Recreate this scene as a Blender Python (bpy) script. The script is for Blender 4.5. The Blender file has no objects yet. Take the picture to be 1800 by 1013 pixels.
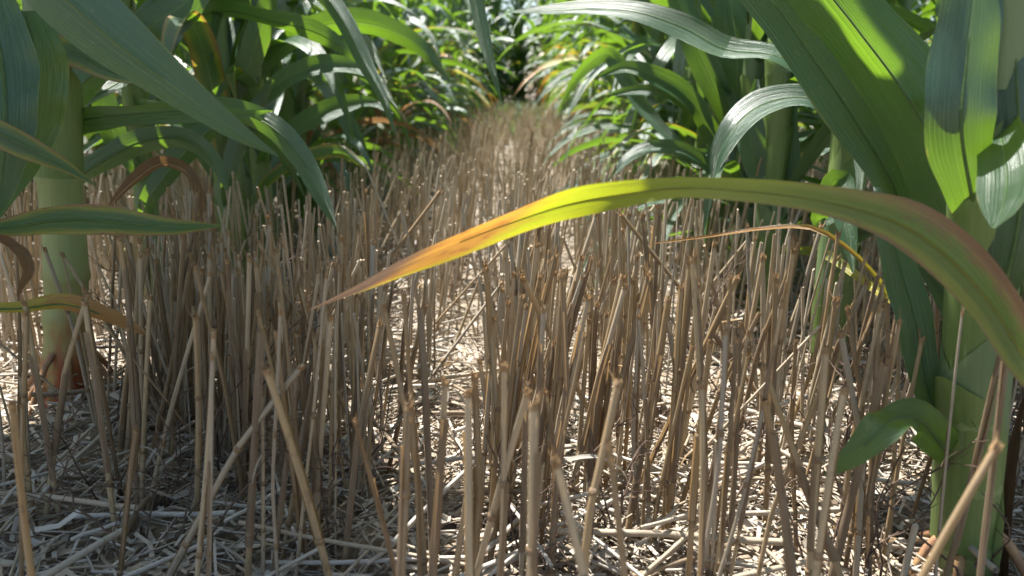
import bpy, math, random
import numpy as np
from mathutils import Vector, Matrix
R = math.radians
random.seed(7); rng = np.random.default_rng(7)
SC = bpy.context.scene
COL = SC.collection

# ------------------------------------------------------------------ camera
CAM_H = 0.27
FPX, CX, CY = 1350.0, 900.0, 506.5          # focal length and centre in photograph pixels
PITCH, YAW = R(-14.8), R(1.27)
cam_data = bpy.data.cameras.new('camera')
cam = bpy.data.objects.new('camera', cam_data); COL.objects.link(cam)
cam.location = (0, 0, CAM_H)
cam.rotation_euler = (R(90) + PITCH, 0, YAW)
cam_data.sensor_width = 36.0; cam_data.lens = 36.0 * FPX / 1800.0
cam_data.clip_start = 0.02; cam_data.clip_end = 400
cam_data.dof.use_dof = True; cam_data.dof.focus_distance = 0.52; cam_data.dof.aperture_fstop = 9.5
SC.camera = cam

# ------------------------------------------------------------------ sky, sun, exposure
SUN_EL, SUN_AZ = R(68), R(-42)               # azimuth measured from the row direction (+Y), negative = towards -X
w = bpy.data.worlds.new('World'); SC.world = w; w.use_nodes = True
nt = w.node_tree; bg = nt.nodes['Background']
sky = nt.nodes.new('ShaderNodeTexSky'); sky.sky_type = 'NISHITA'; sky.sun_disc = False
sky.sun_elevation = SUN_EL; sky.sun_rotation = SUN_AZ
sky.air_density = 1.0; sky.dust_density = 1.5
nt.links.new(sky.outputs[0], bg.inputs[0]); bg.inputs[1].default_value = 0.088
sl = bpy.data.lights.new('sun', 'SUN'); sl.energy = 5.0; sl.angle = R(0.53); sl.color = (1.0, 0.965, 0.91)
sun = bpy.data.objects.new('sun', sl); COL.objects.link(sun); sun.location = (0, 0, 6)
SDIR = Vector((math.sin(SUN_AZ) * math.cos(SUN_EL), math.cos(SUN_AZ) * math.cos(SUN_EL), math.sin(SUN_EL)))
sun.rotation_euler = SDIR.to_track_quat('Z', 'Y').to_euler()
vs = SC.view_settings; vs.view_transform = 'Standard'; vs.look = 'None'; vs.gamma = 1.0
vs.use_curve_mapping = False; vs.exposure = 1.72
SC.cycles.max_bounces = 8; SC.cycles.transmission_bounces = 6; SC.cycles.diffuse_bounces = 5; SC.cycles.glossy_bounces = 3
SC.cycles.caustics_reflective = False; SC.cycles.caustics_refractive = False
SC.cycles.use_denoising = True

# ------------------------------------------------------------------ geometry helpers
_cr = Matrix.Rotation(YAW, 3, 'Z') @ Matrix.Rotation(R(90) + PITCH, 3, 'X')
C_R, C_U, C_F = _cr @ Vector((1, 0, 0)), _cr @ Vector((0, 1, 0)), _cr @ Vector((0, 0, -1))
C_O = Vector((0, 0, CAM_H))
def ray(px, py): return C_F + C_R * ((px - CX) / FPX) + C_U * (-(py - CY) / FPX)
def at(px, py, d): return C_O + ray(px, py) * d                     # a point d metres into the scene
def on_plane(px, py, y):
    r = ray(px, py); return C_O + r * (y / r.y)
def on_ground(px, py):
    r = ray(px, py); return C_O + r * (-CAM_H / r.z)
def project(p):
    v = Vector(p) - C_O; z = v.dot(C_F)
    if z <= 0.02: return None
    return CX + FPX * v.dot(C_R) / z, CY - FPX * v.dot(C_U) / z, z

class MB:
    """collects triangles and quads with uv and a per-piece random value"""
    def __init__(s): s.v, s.f, s.uv, s.rn, s.n = [], [], [], [], 0
    def grid(s, P, uv, rnd=0.5, wrap=False):
        """P: (n, m, 3) points; uv: (n, m, 2)"""
        P = np.asarray(P, float); n, m = P.shape[:2]
        idx = np.arange(n * m).reshape(n, m) + s.n
        if wrap: nx = np.roll(idx, -1, axis=1); a, b, c, d = idx[:-1], nx[:-1], nx[1:], idx[1:]
        else: a, b, c, d = idx[:-1, :-1], idx[:-1, 1:], idx[1:, 1:], idx[1:, :-1]
        s.f.append(np.stack([a.ravel(), b.ravel(), c.ravel(), d.ravel()], 1))
        s.v.append(P.reshape(-1, 3)); s.uv.append(np.asarray(uv, float).reshape(-1, 2)); s.rn.append(np.full(n * m, rnd)); s.n += n * m
    def build(s, name, mat, smooth=True):
        V = np.concatenate(s.v); F = np.concatenate(s.f); UV = np.concatenate(s.uv); RN = np.concatenate(s.rn)
        me = bpy.data.meshes.new(name)
        me.vertices.add(len(V)); me.vertices.foreach_set('co', V.ravel().astype(np.float32))
        me.loops.add(F.size); me.loops.foreach_set('vertex_index', F.ravel().astype(np.int32))
        me.polygons.add(len(F)); me.polygons.foreach_set('loop_start', np.arange(0, F.size, 4, dtype=np.int32))
        me.polygons.foreach_set('use_smooth', np.full(len(F), smooth))
        ul = me.uv_layers.new(name='UVMap'); ul.data.foreach_set('uv', UV[F.ravel()].ravel().astype(np.float32))
        at_ = me.attributes.new('rnd', 'FLOAT', 'POINT'); at_.data.foreach_set('value', RN.astype(np.float32))
        me.update(calc_edges=True); me.materials.append(mat)
        return me

def new_obj(name, me, parent=None, loc=None, rot=None, scale=None):
    o = bpy.data.objects.new(name, me); COL.objects.link(o)
    if parent is not None: o.parent = parent
    if loc is not None: o.location = loc
    if rot is not None: o.rotation_euler = rot
    if scale is not None: o.scale = scale
    return o
def tag(o, label=None, cat=None, group=None, kind=None):
    if label: o['label'] = label
    if cat: o['category'] = cat
    if group: o['group'] = group
    if kind: o['kind'] = kind
    return o
def empty(name, loc=(0, 0, 0)):
    o = bpy.data.objects.new(name, None); COL.objects.link(o); o.location = loc; o.empty_display_size = 0.02; return o

def norm(a): return a / np.maximum(np.linalg.norm(a, axis=-1, keepdims=True), 1e-9)
def catmull(pts, n):
    """pts (k, c) -> n samples on a smooth curve through them, tangents weighted by chord length"""
    p = np.asarray(pts, float); k = len(p)
    d = np.concatenate([[0], np.cumsum(np.maximum(np.linalg.norm(np.diff(p[:, :3], axis=0), axis=1), 1e-5))]); h = np.diff(d); sl = np.diff(p, axis=0) / h[:, None]
    m = np.zeros_like(p); m[0], m[-1] = sl[0], sl[-1]
    for i in range(1, k - 1): m[i] = (sl[i - 1] * h[i] + sl[i] * h[i - 1]) / (h[i] + h[i - 1])
    out = []
    for x in np.linspace(0, d[-1], n):
        i = min(max(np.searchsorted(d, x, side='right') - 1, 0), k - 2); u = (x - d[i]) / h[i]
        out.append((2 * u ** 3 - 3 * u * u + 1) * p[i] + (u ** 3 - 2 * u * u + u) * h[i] * m[i] + (-2 * u ** 3 + 3 * u * u) * p[i + 1] + (u ** 3 - u * u) * h[i] * m[i + 1])
    return np.array(out)
def tube(mb, path, rad, sides=7, rnd=0.5, v0=0.0, cap=False, flat=1.0, jag=0.0):
    path = np.asarray(path, float); n = len(path); rad = np.broadcast_to(np.asarray(rad, float), (n,))
    T = norm(np.gradient(path, axis=0)); ref = np.array([0.3, 1, 0.1]) if abs(T[0][1]) < 0.8 else np.array([1, 0.2, 0.1])
    A = norm(np.cross(T, ref)); B = np.cross(T, A)
    ang = np.linspace(0, 2 * math.pi, sides, endpoint=False)
    P = path[:, None] + rad[:, None, None] * (np.cos(ang)[None, :, None] * A[:, None] + flat * np.sin(ang)[None, :, None] * B[:, None])
    if jag: P[-1] += T[-1] * rng.uniform(-jag, jag, sides)[:, None]
    L = np.concatenate([[0], np.cumsum(np.linalg.norm(np.diff(path, axis=0), axis=1))]) + v0
    uv = np.zeros((n, sides, 2)); uv[..., 0] = (np.arange(sides) / sides)[None]; uv[..., 1] = L[:, None]
    mb.grid(P, uv, rnd, wrap=True)
    if cap:                                                          # a slightly sunken end
        c = np.repeat((path[-1] - T[-1] * rad[-1] * 0.5)[None], sides, 0); PP = np.stack([P[-1], c + (P[-1] - path[-1]) * 0.15])
        mb.grid(PP, uv[-2:], rnd, wrap=True)
    return P

# ------------------------------------------------------------------ materials
def M(name):
    m = bpy.data.materials.new(name); m.use_nodes = True; t = m.node_tree; t.nodes.clear()
    return m, t
def nd(t, typ, **k):
    n = t.nodes.new('ShaderNode' + typ)
    for a, b in k.items():
        if a.startswith('i_'): n.inputs[a[2:].replace('_', ' ')].default_value = b
        else: setattr(n, a, b)
    return n
def lk(t, a, b): t.links.new(a, b)
def ramp(t, fac, stops, interp='LINEAR'):
    r = nd(t, 'ValToRGB'); r.color_ramp.interpolation = interp; e = r.color_ramp.elements
    while len(e) < len(stops): e.new(0.5)
    for x, (p, c) in zip(e, stops): x.position = p; x.color = (*c, 1) if len(c) == 3 else c
    lk(t, fac, r.inputs[0]); return r.outputs[0]
def mix(t, fac, a, b, mode='MIX'):
    m = nd(t, 'MixRGB', blend_type=mode)
    for s, v in ((m.inputs[0], fac), (m.inputs[1], a), (m.inputs[2], b)):
        if isinstance(v, (int, float)): s.default_value = v
        elif isinstance(v, tuple): s.default_value = (*v, 1)
        else: lk(t, v, s)
    return m.outputs[0]
def mth(t, op, a, b=None, c=None, clamp=False):
    m = nd(t, 'Math', operation=op); m.use_clamp = clamp
    for i, v in enumerate((a, b, c)):
        if v is None: continue
        if isinstance(v, (int, float)): m.inputs[i].default_value = v
        else: lk(t, v, m.inputs[i])
    return m.outputs[0]
def mrange(t, v, a, b, c=0.0, d=1.0, smooth=True):
    m = nd(t, 'MapRange'); m.interpolation_type = 'SMOOTHSTEP' if smooth else 'LINEAR'; lk(t, v, m.inputs[0])
    for i, x in zip((1, 2, 3, 4), (a, b, c, d)): m.inputs[i].default_value = x
    return m.outputs[0]
def noise(t, vec, scale, detail=3, rough=0.55, dim='3D', w=None):
    n = nd(t, 'TexNoise', noise_dimensions=dim); n.inputs['Scale'].default_value = scale; n.inputs['Detail'].default_value = detail; n.inputs['Roughness'].default_value = rough
    if vec is not None: lk(t, vec, n.inputs['Vector'])
    if w is not None: lk(t, w, n.inputs['W'])
    return n.outputs[0]
def scalev(t, vec, s):
    m = nd(t, 'Mapping'); m.inputs['Scale'].default_value = s; lk(t, vec, m.inputs[0]); return m.outputs[0]

def leaf_mat(name, kind='green', tone=1.0):
    m, t = M(name)
    uvn = nd(t, 'UVMap'); sep = nd(t, 'SeparateXYZ'); lk(t, uvn.outputs[0], sep.inputs[0]); u, v = sep.outputs[0], sep.outputs[1]
    oi = nd(t, 'ObjectInfo'); rnd = oi.outputs['Random']
    a = mth(t, 'ABSOLUTE', mth(t, 'MULTIPLY_ADD', u, 2.0, -1.0))           # 0 at the midrib, 1 at the margin
    off = mth(t, 'MULTIPLY', rnd, 37.0)
    cmb = nd(t, 'CombineXYZ'); lk(t, u, cmb.inputs[0]); lk(t, v, cmb.inputs[1]); lk(t, off, cmb.inputs[2]); vec = cmb.outputs[0]
    blot = noise(t, scalev(t, vec, (2.0, 5.0, 1.0)), 2.2, 4, 0.6)
    streak = noise(t, scalev(t, vec, (80.0, 1.3, 1.0)), 1.0, 3, 0.6)
    fleck = noise(t, scalev(t, vec, (26.0, 34.0, 1.0)), 1.6, 2, 0.5)
    g = mix(t, blot, (0.014, 0.046, 0.022), (0.032, 0.082, 0.034))
    g = mix(t, mrange(t, rnd, 0, 1, 0, 0.75, False), g, (0.026, 0.070, 0.056))
    g = mix(t, mrange(t, streak, 0.40, 0.66, 0, 0.36), g, (0.070, 0.140, 0.058))
    tr = mix(t, blot, (0.20, 0.40, 0.016), (0.33, 0.56, 0.030))
    tr = mix(t, mrange(t, streak, 0.40, 0.64, 0, 0.60), tr, (0.15, 0.33, 0.015))
    rib = mrange(t, a, 0.075, 0.02)
    def both(f, c1, c2):
        nonlocal g, tr
        g = mix(t, f, g, c1); tr = mix(t, f, tr, c2)
    both(mth(t, 'MULTIPLY', rib, 0.55), (0.13, 0.21, 0.08), (0.30, 0.46, 0.10))
    if kind in ('green', 'spotted', 'thin'):
        both(mrange(t, fleck, 0.70 if kind == 'spotted' else 0.735, 0.77, 0, 0.75), (0.34, 0.36, 0.20), (0.42, 0.42, 0.12))
        e = mth(t, 'ADD', a, mth(t, 'MULTIPLY_ADD', blot, 0.35, -0.17))
        both(mrange(t, e, 0.97, 1.06, 0, 0.6), (0.22, 0.24, 0.07), (0.5, 0.5, 0.1))
    if kind == 'hero': both(0.85, (0.085, 0.115, 0.016), (0.40, 0.52, 0.03))
    if kind in ('edge', 'hero'):
        e = mth(t, 'ADD', a, mth(t, 'MULTIPLY_ADD', blot, 0.7, -0.35))
        both(mrange(t, e, 0.40, 0.85, 0, 0.85), (0.20, 0.20, 0.028), (0.55, 0.52, 0.02))
        both(mrange(t, e, 0.80, 0.95, 0, 0.95), (0.20, 0.115, 0.048), (0.42, 0.22, 0.05))
    if kind in ('hero', 'edge'):
        spot = noise(t, scalev(t, vec, (7.0, 30.0, 1.0)), 1.4, 3, 0.65); both(mrange(t, spot, 0.64, 0.72, 0, 0.8), (0.16, 0.085, 0.035), (0.26, 0.12, 0.03))
    if kind == 'hero':                                                     # green base, yellow middle, orange end, grey dead tip
        vv = mth(t, 'ADD', v, mth(t, 'MULTIPLY_ADD', blot, 0.10, -0.05))
        vv = mth(t, 'ADD', vv, mth(t, 'MULTIPLY_ADD', u, -0.07, 0.035))
        both(mrange(t, vv, 0.52, 0.68, 0, 0.95), (0.24, 0.27, 0.02), (0.66, 0.74, 0.015))
        both(mrange(t, vv, 0.775, 0.83, 0, 0.95), (0.36, 0.155, 0.045), (0.78, 0.36, 0.06))
        dead = noise(t, scalev(t, vec, (5.0, 22.0, 1.0)), 1.3, 4, 0.7)
        both(mth(t, 'MULTIPLY', mrange(t, vv, 0.76, 0.84), mrange(t, dead, 0.50, 0.62, 0, 0.75)), (0.26, 0.105, 0.04), (0.44, 0.17, 0.04))
        both(mth(t, 'MULTIPLY', mrange(t, vv, 0.70, 0.80), mrange(t, u, 0.84, 0.97, 0, 0.8)), (0.34, 0.30, 0.03), (0.80, 0.66, 0.03))
        both(mrange(t, vv, 0.87, 0.94, 0, 0.95), (0.15, 0.105, 0.08), (0.17, 0.11, 0.075))
    if kind == 'yellow':
        both(mrange(t, mth(t, 'ADD', v, mth(t, 'MULTIPLY_ADD', blot, 0.8, -0.4)), 0.15, 0.55, 0.25, 0.95), (0.33, 0.29, 0.03), (0.75, 0.62, 0.03))
        both(mrange(t, mth(t, 'ADD', v, mth(t, 'MULTIPLY_ADD', blot, 0.5, -0.25)), 0.62, 0.8, 0, 0.9), (0.34, 0.16, 0.05), (0.60, 0.26, 0.05))
    if kind == 'hero':
        low = mth(t, 'ADD', mth(t, 'MULTIPLY', u, -1.0), mth(t, 'MULTIPLY_ADD', spot, 0.5, 0.92)); both(mth(t, 'MULTIPLY', mrange(t, low, 0.84, 1.02, 0, 0.9), mrange(t, v, 0.62, 0.45)), (0.20, 0.10, 0.040), (0.34, 0.15, 0.04))
    if kind == 'dry':
        g = mix(t, blot, (0.14, 0.075, 0.035), (0.30, 0.20, 0.115)); tr = mix(t, blot, (0.30, 0.14, 0.05), (0.50, 0.30, 0.12))
        g = mix(t, mrange(t, streak, 0.4, 0.7, 0, 0.6), g, (0.09, 0.05, 0.03))
    if tone != 1.0: g = mix(t, 1.0, g, (tone, tone, tone), 'MULTIPLY'); tr = mix(t, 1.0, tr, (min(tone, 1),) * 3, 'MULTIPLY')
    bmp = nd(t, 'Bump'); bmp.inputs['Strength'].default_value = 0.6; bmp.inputs['Distance'].default_value = 0.0018
    vein = noise(t, scalev(t, vec, (70.0, 0.9, 1.0)), 1.0, 2, 0.5)
    lk(t, mth(t, 'ADD', vein, mth(t, 'MULTIPLY', rib, 0.7)), bmp.inputs['Height'])
    p = nd(t, 'BsdfPrincipled'); lk(t, g, p.inputs['Base Color']); lk(t, bmp.outputs[0], p.inputs['Normal'])
    lk(t, mrange(t, blot, 0.3, 0.7, 0.28, 0.42, False), p.inputs['Roughness'])
    p.inputs['Specular IOR Level'].default_value = 1.0 if kind != 'dry' else 0.2
    p.inputs['Sheen Weight'].default_value = 0.0
    tb = nd(t, 'BsdfTranslucent'); lk(t, tr, tb.inputs[0]); lk(t, bmp.outputs[0], tb.inputs['Normal'])
    ms = nd(t, 'MixShader'); ms.inputs[0].default_value = {'hero': 0.36, 'thin': 0.46, 'dry': 0.25}.get(kind, 0.27)
    lk(t, p.outputs[0], ms.inputs[1]); lk(t, tb.outputs[0], ms.inputs[2])
    out = nd(t, 'OutputMaterial'); lk(t, ms.outputs[0], out.inputs[0])
    return m
def stalk_mat(name, red=0.0, blue=0.0, pale=0.0):
    m, t = M(name)
    uvn = nd(t, 'UVMap'); sep = nd(t, 'SeparateXYZ'); lk(t, uvn.outputs[0], sep.inputs[0]); u, v = sep.outputs[0], sep.outputs[1]
    oi = nd(t, 'ObjectInfo'); tc = nd(t, 'TexCoord'); ob = tc.outputs['Object']
    st = noise(t, scalev(t, ob, (420, 420, 3.5)), 1.0, 3, 0.55); bl = noise(t, scalev(t, ob, (60, 60, 16)), 1.0, 4, 0.6)
    sp = noise(t, scalev(t, ob, (520, 520, 300)), 1.0, 2, 0.5)
    c = mix(t, st, (0.085, 0.15, 0.035), (0.20, 0.27, 0.080))
    c = mix(t, mrange(t, bl, 0.4, 0.7, 0, 0.5), c, (0.20, 0.25, 0.09))
    c = mix(t, blue, c, (0.17, 0.24, 0.19)); c = mix(t, pale, c, (0.30, 0.38, 0.17))
    c = mix(t, mrange(t, sp, 0.70, 0.76, 0, 0.6), c, (0.10, 0.06, 0.03))
    if red:
        side = mrange(t, u, 0.30, 0.50); low = mrange(t, v, 0.16, 0.04)
        c = mix(t, mth(t, 'MULTIPLY', mrange(t, v, 0.30, 0.10), 0.6), c, (0.46, 0.46, 0.20))
        f = mth(t, 'MULTIPLY', low, mrange(t, bl, 0.36, 0.56)); c = mix(t, mth(t, 'MULTIPLY', f, red), c, (0.42, 0.105, 0.055))
    b = nd(t, 'Bump'); b.inputs['Strength'].default_value = 0.4; b.inputs['Distance'].default_value = 0.0012; lk(t, st, b.inputs['Height'])
    p = nd(t, 'BsdfPrincipled'); lk(t, c, p.inputs['Base Color']); p.inputs['Roughness'].default_value = 0.48; lk(t, b.outputs[0], p.inputs['Normal'])
    tb = nd(t, 'BsdfTranslucent'); lk(t, mix(t, 0.5, c, (0.4, 0.55, 0.08)), tb.inputs[0])
    ms = nd(t, 'MixShader'); ms.inputs[0].default_value = 0.16; lk(t, p.outputs[0], ms.inputs[1]); lk(t, tb.outputs[0], ms.inputs[2])
    out = nd(t, 'OutputMaterial'); lk(t, ms.outputs[0], out.inputs[0]); return m
def nd_col(t):
    s = nd(t, 'SeparateColor'); lk(t, nd(t, 'ObjectInfo').outputs['Color'], s.inputs[0]); return s.outputs[0]
def straw_mat(name, stops, use_attr, trans=0.12, rough=0.55, dark=0.35, tipc=None):
    """weathered straw: colour by piece, long streaks, grey weathering, dark specks"""
    m, t = M(name)
    uvn = nd(t, 'UVMap')
    if use_attr: an = nd(t, 'Attribute', attribute_name='rnd'); rnd = an.outputs['Fac']
    else: rnd = nd(t, 'ObjectInfo').outputs['Random']
    sep = nd(t, 'SeparateXYZ'); lk(t, uvn.outputs[0], sep.inputs[0])
    cmb = nd(t, 'CombineXYZ'); lk(t, sep.outputs[0], cmb.inputs[0]); lk(t, sep.outputs[1], cmb.inputs[1]); lk(t, mth(t, 'MULTIPLY', rnd, 53.0), cmb.inputs[2]); vec = cmb.outputs[0]
    st = noise(t, scalev(t, vec, (9, 14, 1)), 1.0, 4, 0.65); bl = noise(t, scalev(t, vec, (2.5, 34, 1)), 1.0, 3, 0.6)
    fine = noise(t, scalev(t, vec, (26, 30, 1)), 1.0, 2, 0.6)
    c = ramp(t, rnd if use_attr else nd_col(t), stops)
    c = mix(t, mrange(t, bl, 0.42, 0.68, 0, 0.45), c, (0.30, 0.245, 0.18))
    c = mix(t, mrange(t, st, 0.50, 0.72, 0, dark), c, (0.10, 0.062, 0.035))
    blk = noise(t, scalev(t, vec, (1.2, 55, 1)), 1.0, 3, 0.7); c = mix(t, mrange(t, blk, 0.58, 0.74, 0, 0.6), c, (0.075, 0.048, 0.032))
    c = mix(t, mrange(t, fine, 0.3, 0.7, 0, 0.5), c, mix(t, 0.5, c, (0.5, 0.4, 0.26)))
    b = nd(t, 'Bump'); b.inputs['Strength'].default_value = 0.5; b.inputs['Distance'].default_value = 0.0006; lk(t, fine, b.inputs['Height'])
    p = nd(t, 'BsdfPrincipled'); lk(t, c, p.inputs['Base Color']); p.inputs['Roughness'].default_value = rough; lk(t, b.outputs[0], p.inputs['Normal'])
    p.inputs['Specular IOR Level'].default_value = 0.45
    tb = nd(t, 'BsdfTranslucent'); lk(t, mix(t, 0.6, c, (0.75, 0.45, 0.16)), tb.inputs[0])
    ms = nd(t, 'MixShader'); ms.inputs[0].default_value = trans; lk(t, p.outputs[0], ms.inputs[1]); lk(t, tb.outputs[0], ms.inputs[2])
    out = nd(t, 'OutputMaterial'); lk(t, ms.outputs[0], out.inputs[0]); return m
def plain_mat(name, c1, c2, scale, rough=0.8, trans=0.0):
    m, t = M(name); tc = nd(t, 'TexCoord'); n = noise(t, tc.outputs['Object'], scale, 5, 0.65)
    c = mix(t, mrange(t, n, 0.3, 0.7), c1, c2)
    p = nd(t, 'BsdfPrincipled'); lk(t, c, p.inputs['Base Color']); p.inputs['Roughness'].default_value = rough
    b = nd(t, 'Bump'); b.inputs['Strength'].default_value = 0.6; b.inputs['Distance'].default_value = 0.003; lk(t, n, b.inputs['Height']); lk(t, b.outputs[0], p.inputs['Normal'])
    out = nd(t, 'OutputMaterial')
    if trans:
        tb = nd(t, 'BsdfTranslucent'); lk(t, c, tb.inputs[0]); ms = nd(t, 'MixShader'); ms.inputs[0].default_value = trans
        lk(t, p.outputs[0], ms.inputs[1]); lk(t, tb.outputs[0], ms.inputs[2]); lk(t, ms.outputs[0], out.inputs[0])
    else: lk(t, p.outputs[0], out.inputs[0])
    return m
ST_STEM = [(0.0, (0.11, 0.068, 0.034)), (0.25, (0.25, 0.155, 0.066)), (0.5, (0.36, 0.245, 0.118)), (0.75, (0.47, 0.36, 0.22)), (1.0, (0.33, 0.285, 0.225))]
ST_MASS = [(0.0, (0.29, 0.20, 0.115)), (0.25, (0.41, 0.32, 0.205)), (0.5, (0.50, 0.41, 0.29)), (0.75, (0.55, 0.475, 0.365)), (1.0, (0.47, 0.415, 0.335))]
ST_LIT = [(0.0, (0.33, 0.265, 0.185)), (0.3, (0.46, 0.40, 0.32)), (0.6, (0.53, 0.50, 0.45)), (0.85, (0.36, 0.335, 0.29)), (1.0, (0.18, 0.125, 0.08))]
MAT = dict(
    thin=leaf_mat('corn_leaf_sunlit', 'thin'),  # sunlit copy of the green leaf, translucency raised to brighten lit blades
    green=leaf_mat('corn_leaf_green'), spotted=leaf_mat('corn_leaf_flecked', 'spotted'), edge=leaf_mat('corn_leaf_browning_margin', 'edge'),
    hero=leaf_mat('corn_leaf_yellowing', 'hero'), yellow=leaf_mat('corn_leaf_yellow', 'yellow'), dry=leaf_mat('corn_leaf_dry', 'dry'), black=leaf_mat('corn_leaf_blackened', 'dry', 0.3),
    rib=plain_mat('corn_midrib', (0.10, 0.19, 0.06), (0.18, 0.27, 0.10), 90, 0.45, 0.5), rib_hero=plain_mat('yellowing_midrib', (0.24, 0.24, 0.04), (0.34, 0.30, 0.06), 90, 0.45, 0.55), rib_dry=plain_mat('dry_midrib', (0.25, 0.15, 0.07), (0.35, 0.24, 0.12), 90, 0.6),
    stalk=stalk_mat('corn_stalk_green'), stalk_red=stalk_mat('corn_stalk_reddened', red=0.95, pale=0.4), stalk_pale=stalk_mat('corn_stalk_pale', pale=0.5), stalk_blue=stalk_mat('corn_stalk_waxy', blue=0.3),
    root=plain_mat('brace_root', (0.22, 0.10, 0.06), (0.36, 0.22, 0.10), 60, 0.6),
    stem=straw_mat('stubble_straw', ST_STEM, False, 0.12, 0.42, 0.5), stem_mass=straw_mat('stubble_straw_mass', ST_MASS, True, 0.14, 0.42, 0.5),
    cut=plain_mat('cut_straw_end', (0.30, 0.17, 0.07), (0.50, 0.34, 0.18), 500, 0.7, 0.35),
    node=plain_mat('straw_node', (0.16, 0.095, 0.05), (0.28, 0.19, 0.10), 300, 0.6),
    husk=straw_mat('papery_straw', ST_LIT, False, 0.30, 0.6, 0.2), litter=straw_mat('straw_litter', ST_LIT, True, 0.12, 0.6, 0.3),
    litter_piece=straw_mat('loose_straw', ST_LIT, False, 0.10, 0.5, 0.25),
    twig=plain_mat('dead_weed_twig', (0.06, 0.038, 0.026), (0.14, 0.09, 0.06), 120, 0.8),
    soil=plain_mat('field_soil', (0.06, 0.045, 0.034), (0.30, 0.24, 0.17), 60, 0.95),
    grass=leaf_mat('weed_grass', 'green', 1.6),
)

# ------------------------------------------------------------------ ground
def ground():
    mb = MB()
    xs = np.concatenate([np.linspace(-120, -4, 12), np.linspace(-3.6, 3.6, 61), np.linspace(4, 120, 12)])
    ys = np.concatenate([np.linspace(-60, -1.5, 8), np.linspace(-1.2, 9, 103), np.linspace(10, 200, 14)])
    X, Y = np.meshgrid(xs, ys, indexing='xy')
    Z = 0.007 * np.sin(X * 9 + 1.3) * np.sin(Y * 7.1) + 0.005 * np.sin(X * 23 + Y * 17) - 0.010
    mb.grid(np.stack([X, Y, Z], -1), np.stack([X, Y], -1))
    o = new_obj('ground', mb.build('ground', MAT['soil'])); tag(o, kind='structure')
ground()
def gz(x, y): return 0.007 * math.sin(x * 9 + 1.3) * math.sin(y * 7.1) + 0.005 * math.sin(x * 23 + y * 17) - 0.010

# ------------------------------------------------------------------ corn leaves
def leaf_sheet(path, W, width, fold=0.25, wave=0.0, wavef=7.0, m=8, phase=0.0, uneven=0.0):
    """path (n,3), W (n,3) unit width direction, width (n,) full width -> points and uv"""
    n = len(path); T = norm(np.gradient(path, axis=0)); N = norm(np.cross(T, W)); s = np.linspace(-1, 1, m + 1)
    t = np.linspace(0, 1, n)
    half = width[:, None] * 0.5
    hs = half * (1 + uneven * np.sin(t * 23 + phase)[:, None] * np.sign(s)[None])
    h = fold * half * (np.abs(s)[None] ** 1.3)
    wv = wave * half * (s[None] ** 2) * np.where(s[None] > 0, np.sin(t[:, None] * wavef * 6.28 + phase), np.sin(t[:, None] * wavef * 5.3 + phase * 1.7 + 1.0))
    P = path[:, None] + W[:, None] * (hs * s[None] * (1 - 0.18 * fold))[..., None] + N[:, None] * (h + wv)[..., None]
    uv = np.zeros((n, m + 1, 2)); uv[..., 0] = ((s + 1) / 2)[None]; uv[..., 1] = t[:, None]
    return P, uv, N
def width_profile(t, base=0.55, peak=0.42):
    a = np.where(t < peak, base + (1 - base) * np.sin(np.clip(t / peak, 0, 1) * math.pi / 2), np.cos(np.clip((t - peak) / (1 - peak), 0, 1) * math.pi / 2) ** 0.85)
    return np.maximum(a, 0.015)
def rib_mesh(path, N, width, mat, r0=0.0024):
    mb = MB(); n = len(path); t = np.linspace(0, 1, n); r = r0 * (1 - t) ** 0.8 + 0.0002
    k = int(n * 0.86); tube(mb, path[:k] - N[:k] * (r[:k, None] * 0.35), r[:k], 6)
    return mb.build('midrib', mat)

# shared leaves: base at the origin, reaching out along +X, arching over
def arch_leaf(L, Wd, a0, droop, power, twist, side, seed, n=22, kink=None):
    r = random.Random(seed); t = np.linspace(0, 1, n); ang = a0 - droop * t ** power
    if kink: ang = np.where(t > kink[0], ang - kink[1], ang)
    ds = L / (n - 1); yaw = side * t ** 2
    x = np.concatenate([[0], np.cumsum(np.cos(ang[:-1]) * np.cos(yaw[:-1]) * ds)]); y = np.concatenate([[0], np.cumsum(np.cos(ang[:-1]) * np.sin(yaw[:-1]) * ds)]); z = np.concatenate([[0], np.cumsum(np.sin(ang[:-1]) * ds)])
    path = np.stack([x, y, z], 1); T = norm(np.gradient(path, axis=0))
    H = norm(np.stack([-np.sin(yaw), np.cos(yaw), np.zeros(n)], 1)); Nn = np.cross(T, H); tw = twist * t ** 1.4 + 0.18 * np.sin(t * 8 + seed)
    W = H * np.cos(tw)[:, None] + Nn * np.sin(tw)[:, None]
    width = Wd * width_profile(t, 0.5, r.uniform(0.3, 0.45))
    P, uv, N = leaf_sheet(path, W, width, r.uniform(0.18, 0.45) , r.uniform(0.06, 0.22), r.uniform(3, 6), 6, seed, 0.05)
    mb = MB(); mb.grid(P, uv); return mb
LEAFSPEC = [  # length, width, start angle, droop, power, twist, sideways
    (0.62, 0.062, 66, 110, 1.3, 25, 12), (0.70, 0.070, 60, 125, 1.5, -35, -14), (0.55, 0.055, 50, 95, 1.2, 60, 20), (0.74, 0.074, 70, 140, 1.6, 15, -8),
    (0.60, 0.060, 42, 100, 1.1, -55, 18), (0.66, 0.066, 58, 85, 1.4, 80, -24), (0.50, 0.052, 36, 115, 1.0, 30, 10), (0.78, 0.078, 64, 105, 1.8, -20, 26),
    (0.58, 0.064, 72, 150, 1.2, 45, -16), (0.46, 0.050, 28, 100, 0.9, -40, -10)]
LEAFSPEC = [(L * 0.74, Wd * 0.52, a, d, p, tw, sd) for L, Wd, a, d, p, tw, sd in LEAFSPEC]
LEAFM = {}
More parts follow.
